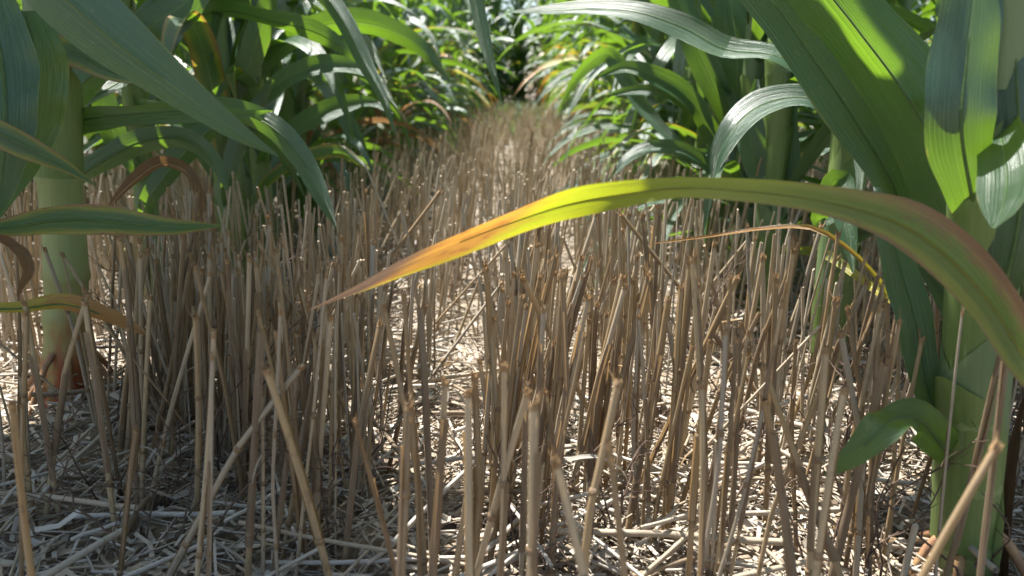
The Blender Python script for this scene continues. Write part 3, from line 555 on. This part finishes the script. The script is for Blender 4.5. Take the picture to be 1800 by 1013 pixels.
side_leaf(pE, 0.20, [(1230, 270, 0.96, 16, 20), (1130, 190, 0.98, 26, 20), (1060, 95, 1.0, 28, -25), (1010, 140, 1.02, 16, -20), (985, 190, 1.03, 2, 0)])
side_leaf(pD2, 0.14, [(1385, 330, 0.84, 26, -10), (1388, 230, 0.83, 36, -25), (1385, 140, 0.82, 32, -25), (1380, 60, 0.82, 6, -20)])
side_leaf(pD2, 0.12, [(1365, 380, 0.85, 24, 10), (1330, 300, 0.84, 44, 15), (1320, 220, 0.83, 42, 15), (1330, 140, 0.83, 8, 10)])
side_leaf(pD, 0.16, [(1440, 380, 0.66, 30, 10), (1470, 320, 0.65, 50, 10), (1490, 400, 0.63, 36, 10), (1500, 480, 0.62, 4, 10)])
q = random.Random(44)
for pl, cnt in ((pM, 9), (pN, 12), (pO, 12), (pE, 10), (pD2, 8), (pL, 4)):
    k = 0; tries = 0
    while k < cnt and tries < 60:
        tries += 1; z, az, li, f = q.uniform(0.10, 0.40), q.uniform(0, 6.28), q.choice([0, 1, 2, 3, 4, 5, 6, 7, 9]), q.uniform(0.65, 1.0)
        pp = [pl.location + Matrix.Rotation(az, 3, 'Z') @ (v * f) + Vector((0, 0, z)) for v in spec_path(li)]
        if any(v.y < 0.62 or -0.24 < v.x < 0.17 or v.z < 0.02 for v in pp) or blocks_sun(pp, q, False): continue
        o = new_obj('leaf', leaf_mesh(li, q.choice(['green', 'green', 'green', 'spotted', 'edge'])), pl, (0, 0, z), (0, 0, az)); o.scale = (f, f, f); k += 1
# ---- the rest of the two rows and the rows beyond
ordw = ['fifth', 'sixth', 'seventh', 'eighth', 'ninth', 'tenth', 'eleventh', 'twelfth', 'thirteenth', 'fourteenth', 'fifteenth', 'sixteenth']
for side, x0, y0, who in ((-1, LX, 1.24, 'red based'), (1, RX, 1.12, 'folded leaf')):
    for k in range(46):
        y = y0 + k * 0.142 + random.uniform(-0.03, 0.03); x = x0 + side * min(0.075, 0.05 * (y - 0.6)) + random.uniform(-0.025, 0.025)
        lab = f'{ordw[k]} corn plant along the row behind the {who} one' if k < len(ordw) else ('leafy corn plant far down the row of the %s plant' % who)
        corn_plant(x, y, 100 + k + 50 * side, lab, ROWG if k < len(ordw) else f'far corn plants in the row of the {who} one', zmin=0.10, detail=k < 8, tilt=(random.uniform(-3, 3), random.uniform(-3, 3)),
                   phi=R(random.uniform(-50, 50) + (180 if side > 0 else 0)), stalk=random.choice(['stalk', 'stalk_blue', 'stalk']), thick=random.uniform(0.6, 0.85), leaf_max=1.2, twin=0.55)
for ri, (x0, ya, yb, lab) in enumerate(((LX - 0.67, 0.75, 6.5, 'corn plant in the neighbouring row behind the red based stalk'), (LX - 1.34, 1.0, 6.5, 'corn plant in the second row beyond the red based stalk'),
                                        (RX + 0.67, 0.6, 6.5, 'corn plant in the neighbouring row behind the folded leaf plant'), (RX + 1.34, 1.0, 6.5, 'corn plant in the second row beyond the folded leaf plant'))):
    y = ya; k = 0
    while y < yb:
        corn_plant(x0 + random.uniform(-0.03, 0.03), y, 400 + ri * 60 + k, lab, lab.replace('corn plant in', 'corn plants of'), zmin=0.12, detail=False, tilt=(random.uniform(-3, 3), random.uniform(-3, 3)), leaf_max=1.2, stalk=random.choice(['stalk', 'stalk_blue']), twin=0.5)
        y += random.uniform(0.17, 0.23); k += 1
# plants closing the far end of the lane
for k in range(45):
    e = corn_plant(-1.5 + (k % 15) * 0.2 + random.uniform(-0.05, 0.05), 6.5 + 0.6 * (k // 15) + random.uniform(-0.2, 0.2), 700 + k, 'corn plant closing the far end of the stubble lane', 'corn plants across the far end', zmin=0.08, detail=False, leaf_max=1.25, twin=0.9, open_lane=False)
    e.scale = (1.35, 1.35, 1.35)
# plants beside and behind the camera's place in the same two rows
for k, (x, y) in enumerate(((LX, 0.27), (LX, 0.08), (LX, -0.10), (RX + 0.08, -0.02))):
    corn_plant(x - 0.03, y, 800 + k, 'corn plant arching over the mouth of the lane', 'corn plants at the mouth of the lane', zmin=0.55, detail=False, phi=R(random.uniform(60, 120)))

# ------------------------------------------------------------------ stubble
LANE_W = 0.36
def stem_path(H, bend, seed, n=7):
    r = random.Random(seed); a = r.uniform(0, 6.28); t = np.linspace(0, 1, n)
    k = r.uniform(0.3, 0.7); off = bend * (t ** 2) + 0.0012 * np.sin(t * 9 + seed)
    return np.stack([np.cos(a) * off * H, np.sin(a) * off * H, t * H], 1)
def stem_variant(seed, H=0.19, rad=0.0021):
    """one stubble stem: stem, nodes, cut end, and on some a torn papery sheath"""
    r = random.Random(seed); p = stem_path(H, r.uniform(-0.05, 0.07), seed, 10); t = np.linspace(0, 1, 10)
    if seed % 4 == 1: kb = r.uniform(0.35, 0.7); kd = r.uniform(-0.22, 0.22), r.uniform(-0.22, 0.22); p[:, 0] += np.maximum(t - kb, 0) * kd[0] * H; p[:, 1] += np.maximum(t - kb, 0) * kd[1] * H
    zn = sorted([r.uniform(0.16, 0.36), r.uniform(0.55, 0.78)])[:r.choice([1, 2, 2])]
    rd = rad * (1.05 - 0.18 * t); mb = MB(); q = p.copy(); q[0, 2] -= 0.02
    tube(mb, q, rd, 8, 0.5, 0, False, r.uniform(0.78, 1.0), jag=0.0022); parts = {'stem': mb.build('stubble_stem', MAT['stem'])}
    parts['node'] = []
    for z in zn:
        i = z * 9; a = int(i); c = p[a] * (1 - i + a) + p[a + 1] * (i - a); d = norm(p[a + 1] - p[a]); m2 = MB(); rr = rad * (1.05 - 0.18 * z)
        tube(m2, [c - d * 0.0022, c - d * 0.0010, c, c + d * 0.0012, c + d * 0.0022], [rr * 0.98, rr * 1.22, rr * 1.30, rr * 1.2, rr * 0.98], 8); parts['node'].append(m2.build('node', MAT['node']))
    m3 = MB(); d = norm(p[-1] - p[-2]); P = tube(m3, [p[-1] - d * 0.0030, p[-1] - d * 0.001, p[-1] + d * 0.0006], [rd[-1] * 1.03, rd[-1] * 1.08, rd[-1] * 0.98], 8, jag=0.0014)
    inner = tube(m3, [p[-1] - d * 0.004, p[-1] - d * 0.0002], [rd[-1] * 0.70, rd[-1] * 0.86], 8)
    for _ in range(r.randint(1, 5)):
        aa = r.uniform(0, 6.28); q0 = p[-1] + np.array([math.cos(aa), math.sin(aa), -0.6]) * rd[-1] * 0.95; ll = r.uniform(0.002, 0.008); o2 = np.array([math.cos(aa) * r.uniform(-0.1, 0.5), math.sin(aa) * r.uniform(-0.1, 0.5), 1.0])
        tube(m3, [q0, q0 + o2 * ll * 0.6, q0 + o2 * ll * np.array([1.25, 1.25, 1.0])], [0.00055, 0.0004, 0.0001], 3); parts['cut_end'] = m3.build('cut_end', MAT['cut'])
    parts['sheath'] = None
    if r.random() < 0.75:
        m4 = MB(); i0 = r.randint(1, 3); i1 = r.randint(6, 9); n = i1 - i0 + 1; a = r.uniform(0, 6.28); u = np.linspace(0, 1, n)
        rows = np.zeros((n, 5, 3)); uv = np.zeros((n, 5, 2)); span = r.uniform(1.2, 2.4)
        for k in range(n):
            for j in range(5):
                th = a + (j - 2) / 4 * span * 2 * (1 - 0.55 * u[k]); rr = rad * (1.22 + 0.1 * math.sin(j * 2 + k)) + 0.0022 * max(0, u[k] - 0.6) * r.random()
                rows[k, j] = p[i0 + k] + np.array([math.cos(th) * rr, math.sin(th) * rr, 0]); uv[k, j] = (j / 5, u[k] * 0.12)
        m4.grid(rows, uv); parts['sheath'] = m4.build('torn_sheath', MAT['husk'])
    return parts
VARIANTS = [stem_variant(s) for s in range(30)]
def place_stem(base, top, rad, vi, label, group, tone=None):
    """variant vi stretched from base to top (world), radius rad"""
    pv = VARIANTS[vi]; base, top = Vector(base), Vector(top); d = top - base
    q = d.to_track_quat('Z', 'Y'); o = new_obj('stubble_stem', pv['stem'])
    o.rotation_mode = 'QUATERNION'; o.rotation_quaternion = q @ Matrix.Rotation(vi * 1.7 + base.x * 40, 3, 'Z').to_quaternion(); o.location = base
    k = rad / 0.0021; o.scale = (k, k, d.length / 0.19)
    tag(o, label, 'stubble stem', group); o.color = ((tone if tone is not None else random.random()), 0.5, 0.5, 1)
    for nm in pv['node']: new_obj('node', nm, o)
    new_obj('cut_end', pv['cut_end'], o)
    if pv['sheath']: new_obj('torn_sheath', pv['sheath'], o)
    return o
# (top px, lower point px, metres along the row, radius mm, label)
HS = [
    ((942, 735), (935, 1013), 0.235, 2.1, 'short stout stubble stem with a glowing orange cut top'), ((1017, 492), (962, 770), 0.335, 2.4, 'thick leaning stubble stem, dark streak on one side and ragged pale top'),
    ((1030, 505), (985, 760), 0.345, 1.9, 'slim stubble stem pressed against the thick leaning one'),
    ((1136, 490), (1075, 740), 0.37, 2.0, 'leaning grey brown stubble stem with orange frayed top'), ((1100, 496), (1062, 640), 0.375, 2.0, 'stubble stem with a reddish cut tip beside the leaning grey brown one'), ((1068, 503), (1045, 760), 0.36, 2.1, 'upright stubble stem with a hollow orange mouth'),
    ((1222, 588), (1210, 1000), 0.335, 1.9, 'lone upright stubble stem with a squared brown cut top'), ((912, 530), (888, 740), 0.36, 2.1, 'tan stubble stem with a split frayed top'), ((885, 525), (868, 800), 0.38, 1.8, 'thin stubble stem standing behind the split topped one'),
    ((722, 545), (735, 780), 0.33, 1.9, 'blunt golden stubble stem touching its twin'), ((742, 560), (752, 800), 0.335, 2.0, 'second blunt golden stubble stem of a touching pair'), ((710, 745), (700, 1013), 0.245, 2.0, 'short brown stubble stem with a dark band near its top'),
    ((812, 720), (822, 1013), 0.27, 1.9, 'stubble stem kinked and pale below its dark node'), ((1386, 425), (1325, 650), 0.42, 1.8, 'slender leaning stubble stem lit white along one side'), ((1360, 485), (1352, 740), 0.385, 2.0, 'upright grey stubble stem with a rounded cut top'),
    ((1290, 475), (1150, 770), 0.43, 1.9, 'long stubble stem slanting strongly across its neighbours'), ((1345, 655), (1392, 770), 0.385, 2.1, 'short orange cut stubble stem tilting backwards'), ((1522, 538), (1518, 760), 0.42, 1.8, 'pale upright stubble stem with a brown top near the corn stalk'),
    ((1268, 430), (1222, 650), 0.47, 2.2, 'stubble stem topped with an orange splintered end'), ((1325, 450), (1298, 670), 0.45, 2.4, 'stubble stem with a broken chipped orange crown'), ((1100, 795), (1112, 1013), 0.27, 1.7, 'curved dull grey green stubble stem'),
    ((1005, 850), (1040, 1040), 0.225, 1.9, 'very short grey stubble stem leaning against a blurred one'), ((1482, 715), (1440, 1013), 0.265, 1.9, 'blurred grey stubble stem crossing the folded leaf'), ((1725, 785), (1610, 1013), 0.235, 2.2, 'blurred slanting stubble stem in front of the corn stalk base'),
    ((30, 690), (62, 1013), 0.30, 1.9, 'blurred grey stubble stem with bent neck'), ((115, 515), (92, 740), 0.46, 2.0, 'grey stubble stem standing before the red based corn stalk'), ((235, 440), (195, 1000), 0.40, 2.6, 'tall double stubble stem with split brown sides'), ((248, 425), (215, 900), 0.405, 1.8, 'thin stubble stem joined to the tall double one'),
    ((60, 530), (82, 720), 0.50, 1.9, 'brown stubble stem by the red stalk base'), ((24, 540), (40, 740), 0.50, 1.9, 'tan stubble stem standing beneath the yellow green leaf'), ((378, 540), (352, 810), 0.50, 2.0, 'tan stubble stem in the shaded tuft'), ((480, 640), (300, 985), 0.385, 2.2, 'long fallen stubble stem propped aslant in the shade'),
    ((508, 620), (582, 1005), 0.37, 2.3, 'bare tan stubble stem leaning away from its tuft'), ((442, 590), (432, 1000), 0.37, 2.0, 'upright jointed stubble stem with a clear ring'), ((560, 555), (498, 930), 0.42, 2.0, 'slanting stubble stem with dark base'), ((640, 590), (602, 970), 0.40, 2.0, 'gently curved tan stubble stem'),
    ((915, 640), (880, 1013), 0.30, 1.9, 'smooth silvery grey stubble stem'), ((1190, 540), (1140, 760), 0.40, 2.1, 'stubble stem with frayed light fibres at its tip'), ((1450, 520), (1440, 760), 0.42, 2.6, 'wide grey stubble stem with a shaggy split top'), ((1500, 470), (1430, 640), 0.52, 2.0, 'slanting pale stubble stem behind the shaggy topped one'),
    ((1560, 640), (1500, 860), 0.42, 2.0, 'whitened stubble stem lying back against others'), ((980, 395), (965, 560), 0.55, 1.9, 'upright stubble stem with pale stripe in mid lane'), ((790, 660), (760, 1000), 0.33, 1.9, 'golden stubble stem with a bulging node'), ((860, 640), (835, 960), 0.345, 2.2, 'broad golden brown stubble stem'),
    ((1265, 700), (1240, 1000), 0.33, 1.7, 'thin grey stubble stem with curled fibres'), ((1390, 700), (1400, 1010), 0.33, 2.1, 'dark streaked stubble stem on the sunlit litter'), ((1445, 610), (1425, 960), 0.36, 2.0, 'straight brown stubble stem on the sunlit litter'), ((1050, 700), (1030, 1013), 0.29, 2.2, 'stout brown stubble stem rising through the dark twigs'),
]
used = []
for i, (a, b, y, rm, lab) in enumerate(HS):
    rt = ray(*a); y = 0.45 * y + 0.55 * (CAM_H - random.uniform(0.138, 0.160)) / -rt.z * rt.y; rm *= 0.92
    top = on_plane(*a, y); low = on_plane(*b, y); d = low - top; base = top + d * (top.z / max(-d.z, 1e-3))
    top = top + Vector((0, random.uniform(-0.012, 0.018), 0))
    place_stem((base.x, base.y, gz(base.x, base.y)), top, rm / 1000, i % 30, lab, 'stubble stems'); used.append((base.x, base.y))
# all other stems: drilled rows 0.16 m apart, tillered clumps
stems = []
def in_corn(x, y): return min(abs(x - LX), abs(x - RX)) < 0.022
def tuft(cx, cy, count, spread):
    tl = Vector((random.gauss(0.07, 0.05), random.gauss(0, 0.05), 0))
    for _ in range(count):
        a, q = random.uniform(0, 6.28), abs(random.gauss(0, spread)); x, yy = cx + math.cos(a) * q, cy + math.sin(a) * q
        if in_corn(x, yy): continue
        H = max(0.07, random.gauss(0.150, 0.017)) * (1 if random.random() > 0.10 else random.uniform(0.35, 0.75))
        la, ll = random.uniform(0, 6.28), abs(random.gauss(0, 0.11)) * (1 if yy < 0.46 or random.random() > 0.10 else 4)
        fan = Vector((math.cos(a), math.sin(a), 0)) * q * 2.2
        stems.append((x, yy, H, tl + fan + Vector((math.cos(la) * ll, math.sin(la) * ll * 0.8, 0)), max(0.0007, random.gauss(1.38, 0.32) / 1000)))
for px, py, c in ((268, 735, 14), (325, 760, 18), (385, 800, 16), (452, 850, 16), (440, 735, 14), (520, 790, 12), (300, 700, 14), (360, 720, 14), (890, 900, 9), (1040, 880, 9), (960, 780, 9)):
    g = on_ground(px, py); tuft(g.x, g.y, c, 0.012)
for row in np.arange(-1.40, 1.45, 0.115):
    y = 0.22
    while y < 5.8:
        near = y < 1.4; y += random.uniform(0.022, 0.046) if near else random.uniform(0.05, 0.10)
        x0 = row + random.gauss(0, 0.022)
        if abs(x0) > 0.62 * y + 0.28: continue
        tuft(x0, y, random.randint(3, 9) if near else random.randint(3, 8), 0.013)
def size_in_view(s):
    x, y, H, l, r = s; a = project((x, y, 0)); b = project((x + l.x * H, y + l.y * H, H))
    if not a or not b: return 0
    if not (-20 < b[0] < 1820 and b[1] < 1000): return 0
    vis = max(0, min(a[1], 1013) - max(b[1], 0)); return vis * 2 * r * FPX / b[2]
# the red based stalk and the bright ground beside it stay in view
def hides_stalk(s):
    a, b = project((s[0], s[1], 0)), project((s[0] + s[3].x * s[2], s[1] + s[3].y * s[2], s[2]))
    return bool(a and b and s[1] < 0.70 and 60 < (a[0] + b[0]) / 2 < 235 and b[1] < 660)
stems = [s for s in stems if not (hides_stalk(s) and random.random() < 0.7)]
# keep the near mouth of the lane open
stems = [s for s in stems if not (s[1] < 0.30 or (s[1] < 0.37 and random.random() < 0.6))]
stems = [s for s in stems if all((s[0] - u) ** 2 + (s[1] - v) ** 2 > 0.007 ** 2 for u, v in used)]
stems.sort(key=size_in_view, reverse=True)
TONES = [('golden', 0.45), ('dark brown', 0.03), ('grey', 0.98), ('tan', 0.65), ('reddish brown', 0.22), ('pale', 0.82)]
n_ind = 300 - len(HS)
for i, (x, y, H, l, r) in enumerate(stems[:n_ind]):
    vi = i % 30; pv = VARIANTS[vi]
    ln = l.length; lw = 'upright' if ln < 0.08 else 'slightly leaning' if ln < 0.2 else 'strongly leaning'
    hw = 'short' if H < 0.125 else 'tall' if H > 0.16 else 'middling'; tw = 'thin' if r < 0.0013 else 'stout' if r > 0.0017 else 'slim'
    sh = 'torn sheath' if pv['sheath'] else 'bare'
    tn, tv = TONES[(i * 7 + 3) % 6]
    dw = 'at the lane mouth' if y < 0.45 else 'in mid stubble' if y < 0.8 else 'farther along'
    place_stem((x, y, gz(x, y)), (x + l.x * H, y + l.y * H, H), r, vi, f'{hw} {tw} {tn} stubble stem, {lw}, {sh}, {dw}', 'stubble stems', tv)
mb = MB()
for (x, y, H, l, r) in stems[n_ind:]:
    near = y < 1.6; n = 5 if near else 3; t = np.linspace(0, 1, n); bx, by = random.gauss(0, 0.05), random.gauss(0, 0.05)
    p = np.stack([x + l.x * H * t + bx * H * t * t, y + l.y * H * t + by * H * t * t, gz(x, y) - 0.01 + (H + 0.01) * t], 1)
    tube(mb, p, r * (1.05 - 0.15 * t), 6 if near else 4, random.random(), 0, near, 0.9, jag=0.001)
o = new_obj('stubble', mb.build('stubble', MAT['stem_mass'])); tag(o, 'dense mass of cut straw stubble filling the lane between corn rows', 'stubble', kind='stuff')

# ------------------------------------------------------------------ straw litter on the ground
def straw_piece(mb, x, y, L, r, rnd, zc, tilt, az, curve=0.0, sides=5, n=3, flat=0.7):
    t = np.linspace(-0.5, 0.5, n); dx, dy = math.cos(az), math.sin(az)
    p = np.stack([x + dx * L * t - dy * curve * (t * t) * L, y + dy * L * t + dx * curve * (t * t) * L, zc + tilt * L * t], 1)
    tube(mb, p, r, sides, rnd, 0, False, flat)
mb = MB()
def scatter(n, ya, yb, lmin, lmax, rmin, rmax, zmax, sides, wk=0.62):
    for _ in range(n):
        y = ya + (yb - ya) * random.random() ** 1.2; x = random.uniform(-1, 1) * min(wk * y + 0.30, 1.6)
        L = random.uniform(lmin, lmax) * random.choice([0.5, 1, 1]); 
        straw_piece(mb, x, y, L, random.uniform(rmin, rmax), random.random(), max(gz(x, y), -0.006) + abs(random.gauss(0, zmax)) + 0.001, random.gauss(0, 0.10), random.uniform(0, 3.14), random.gauss(0, 0.10), sides, 3, random.uniform(0.3, 0.9))
scatter(15000, 0.28, 1.3, 0.008, 0.045, 0.0004, 0.0012, 0.006, 3)
scatter(1300, 0.28, 1.3, 0.04, 0.09, 0.0007, 0.0016, 0.012, 5)
scatter(9000, 1.2, 3.2, 0.03, 0.12, 0.0008, 0.0018, 0.010, 3)
scatter(6000, 3.0, 7.5, 0.05, 0.18, 0.0013, 0.003, 0.012, 3)
# flat chaff and leaf scraps
for _ in range(16000):
    y = 0.28 + 1.5 * random.random() ** 1.4; x = random.uniform(-1, 1) * (0.62 * y + 0.30); L = random.uniform(0.006, 0.028); wd = random.uniform(0.0010, 0.0036); az = random.uniform(0, 6.28)
    n = 3; t = np.linspace(-0.5, 0.5, n); up = max(gz(x, y), -0.006) + abs(random.gauss(0, 0.006)) + 0.002; tl = random.gauss(0, 0.3); rl = random.gauss(0, 0.5); cv = random.gauss(0, 0.5)
    D = np.array([math.cos(az), math.sin(az), tl]); S = np.array([-math.sin(az), math.cos(az), rl])
    c = np.array([x, y, up]) + t[:, None] * L * D + np.array([0, 0, 1]) * (cv * L * t * t)[:, None]
    P = np.stack([c - S * wd / 2, c + S * wd / 2], 1); uv = np.zeros((n, 2, 2)); uv[:, 1, 0] = 0.3; uv[..., 1] = (t * L)[:, None]
    mb.grid(P, uv, random.random())
o = new_obj('straw_litter', mb.build('straw_litter', MAT['litter'])); tag(o, 'chopped straw and chaff covering the ground', 'straw', kind='stuff')
# longer loose straws lying one by one
LOOSE = []
for v in range(10):
    b = MB(); r = random.Random(v); L = 1.0; t = np.linspace(-0.5, 0.5, 7); cv = r.uniform(-0.05, 0.05)
    p = np.stack([t, cv * t * t, 0.003 * np.sin(t * 9 + v)], 1); tube(b, p, 1.0 * 0.0105, 7, 0.5, 0, True, r.uniform(0.6, 0.95)); LOOSE.append(b.build('loose_straw', MAT['litter_piece']))
def loose(p, q, rad, vi, label, group='loose straws on the ground', tone=None):
    p, q = Vector(p), Vector(q); d = q - p; o = new_obj('loose_straw', LOOSE[vi % 10], None, (p + q) / 2); o.rotation_mode = 'QUATERNION'; o.rotation_quaternion = d.to_track_quat('X', 'Z')
    k = rad / 0.0105; o.scale = (d.length, k, k); tag(o, label, 'straw', group); o.color = ((tone if tone is not None else random.choice([0.3, 0.5, 0.6])), 0.5, 0.5, 1); return o
HL = [((210, 850), (345, 775), 'long straw lying aslant in the shaded litter'), ((100, 845), (210, 760), 'straw lying beside the red based stalk'), ((95, 890), (200, 815), 'bent straw in the shaded litter'), ((225, 895), (285, 868), 'short straw stub in the shade'), ((130, 985), (215, 960), 'grey straw lying flat in the shade'),
      ((400, 965), (500, 915), 'pale straw lying level under the tuft'), ((790, 835), (860, 805), 'bright white straw between the stems'), ((1060, 715), (1185, 690), 'thin white straw lit by the sun'), ((1190, 790), (1330, 765), 'straw lying level on the sunlit litter'), ((1240, 885), (1340, 865), 'straw fragment on the bright litter'),
      ((1120, 1000), (1185, 970), 'pale straw at the lit lane mouth'), ((225, 745), (330, 700), 'straw heaped below the tuft'), ((160, 770), (300, 735), 'straw propped on the litter heap'), ((0, 935), (60, 880), 'stout straw at the lane edge'), ((1560, 720), (1640, 900), 'straw leaning by the corn stalk base')]
for i, (a, b, lab) in enumerate(HL):
    p, q = on_ground(*a), on_ground(*b); p.z = 0.010 + 0.004 * (i % 3); q.z = 0.016 + 0.006 * (i % 4); loose(p, q, 0.0014, i, lab)
for i in range(230):
    y = 0.32 + 1.0 * random.random() ** 1.3; x = random.uniform(-1, 1) * (0.60 * y + 0.06); az = random.gauss(0.5, 0.8) * random.choice([-1, 1, 1]); L = random.uniform(0.05, 0.14); z = 0.006 + abs(random.gauss(0, 0.012)); dz = random.gauss(0, 0.05) * L; rad = random.uniform(0.0011, 0.0021)
    d = Vector((math.cos(az), math.sin(az), 0)) * L / 2; p = Vector((x, y, z))
    lw = 'long' if L > 0.11 else 'short' if L < 0.075 else 'medium'; tw = 'thin' if rad < 0.0015 else 'stout'
    dw = 'at the lane mouth' if y < 0.55 else 'between the stubble stems' if y < 0.9 else 'farther down the lane'
    tn, tv = (('tan', 0.05), ('cream', 0.3), ('whitish', 0.6), ('grey', 0.85), ('brown', 1.0), ('whitish', 0.55))[i % 6]; ow = 'along the rows' if abs(math.sin(az)) > 0.8 else 'across the rows' if abs(math.sin(az)) < 0.35 else 'diagonally'
    loose(p - d - Vector((0, 0, dz)), p + d + Vector((0, 0, dz)), rad, i, f'{lw} {tw} {tn} loose straw lying {ow} {dw}', tone=tv)

# ------------------------------------------------------------------ papery straw leaves caught among the stems
cand = [q for q in stems[:420] if q[1] > 0.36]
for i in range(70):
    x, y, H, l, r_ = random.choice(cand); k = random.uniform(0.15, 0.8); a = random.uniform(0, 6.28); L = random.uniform(0.025, 0.065); n = 9; t = np.linspace(0, 1, n); cu = random.uniform(-3.5, 3.5); up = random.uniform(-0.9, 0.7)
    an = up - abs(cu) * t; c = np.stack([np.cumsum(np.cos(an) * math.cos(a)) * L / n, np.cumsum(np.cos(an) * math.sin(a)) * L / n, np.cumsum(np.sin(an)) * L / n], 1); c -= c[0]
    tw = random.uniform(-1, 2) * t; Wd = np.stack([-math.sin(a) * np.cos(tw), math.cos(a) * np.cos(tw), np.sin(tw)], 1); wdt = random.uniform(0.002, 0.005) * (1 - 0.8 * t)
    P, uv, N = leaf_sheet(c, Wd, wdt, 0.5, 0.1, 3, 4); uv[..., 1] *= L; b = MB(); b.grid(P, uv)
    o = new_obj('straw_leaf', b.build('straw_leaf', MAT['husk']), None, (x + l.x * H * k + math.cos(a) * r_ * 0.8, y + l.y * H * k + math.sin(a) * r_ * 0.8, gz(x, y) + H * k)); o.color = (random.uniform(0.3, 0.9), 0.5, 0.5, 1)
    tag(o, '%s papery straw leaf %s a stubble stem %s' % ('long curled' if L > 0.045 and abs(cu) > 1.5 else 'short curled' if abs(cu) > 1.5 else 'long straight' if L > 0.045 else 'short straight', 'low on' if k < 0.35 else 'halfway up' if k < 0.6 else 'near the top of', 'at the lane mouth' if y < 0.5 else 'in mid stubble'), 'straw leaf', 'papery straw leaves among the stubble')
# ------------------------------------------------------------------ wiry dead weeds between the stems
def dead_weed(x, y, seed, label):
    r = random.Random(seed); mb = MB(); e = None
    def branch(p, d, L, rad, depth):
        n = 6; pts = [np.array(p)]; d = np.array(d, float)
        for i in range(n):
            d = norm(d + np.array([r.gauss(0, 0.28), r.gauss(0, 0.28), r.gauss(0.02, 0.16)])); pts.append(pts[-1] + d * L / n)
        tube(mb, pts, np.linspace(rad, rad * 0.45, n + 1), 4)
        if depth:
            for i in (2, 3, 4, 5): 
                if r.random() < 0.7: branch(pts[i], norm(d + np.array([r.gauss(0, 0.8), r.gauss(0, 0.8), 0.2])), L * 0.5, rad * 0.6, depth - 1)
    for k in range(r.choice([1, 2, 2])): branch((0, 0, -0.004), (r.gauss(0, 0.35), r.gauss(0, 0.3), 1), r.uniform(0.07, 0.15), 0.0009, 2)
    o = new_obj('dead_weed', mb.build('dead_weed', MAT['twig']), None, (x, y, gz(x, y))); tag(o, label, 'weed', 'wiry dead weeds among the stubble')
for i in range(80):
    y = 0.34 + 0.65 * random.random(); x = random.uniform(-0.42, 0.5) * (y + 0.25)
    dead_weed(x, y, i, '%s dark dead weed tangled between stubble stems %s' % (('wiry', 'sparse forked', 'curling', 'bushy thin twigged', 'low crooked')[i % 5], 'at the lane mouth' if y < 0.5 else 'in mid stubble' if y < 0.75 else 'farther along'))

# ------------------------------------------------------------------ weeds and grass at the far end
mb = MB()
for _ in range(4200):
    y = random.choice([random.uniform(3.8, 7.4), random.uniform(5.2, 7.4), random.uniform(5.2, 6.4)]); x = random.gauss(0.05, 0.30 + 0.03 * y); H = random.uniform(0.05, 0.22) * (1 if y > 4.4 else 0.8); a = random.uniform(0, 6.28); ln = random.uniform(0.2, 0.9); wd = random.uniform(0.004, 0.010)
    t = np.linspace(0, 1, 5); c = np.stack([x + math.cos(a) * ln * H * t ** 1.6, y + math.sin(a) * ln * H * t ** 1.6, gz(x, y) + H * (t - 0.25 * ln * t * t)], 1)
    S = np.array([-math.sin(a), math.cos(a), 0]) * wd / 2; k = (1 - t ** 2)[:, None] + 0.05
    P = np.stack([c - S * k, c + S * k], 1); uv = np.zeros((5, 2, 2)); uv[:, 1, 0] = 1; uv[..., 1] = t[:, None]; mb.grid(P, uv, random.random())
o = new_obj('grass', mb.build('grass', MAT['grass'])); tag(o, 'bright green grass and weeds at the far end of the lane', 'grass', kind='stuff')
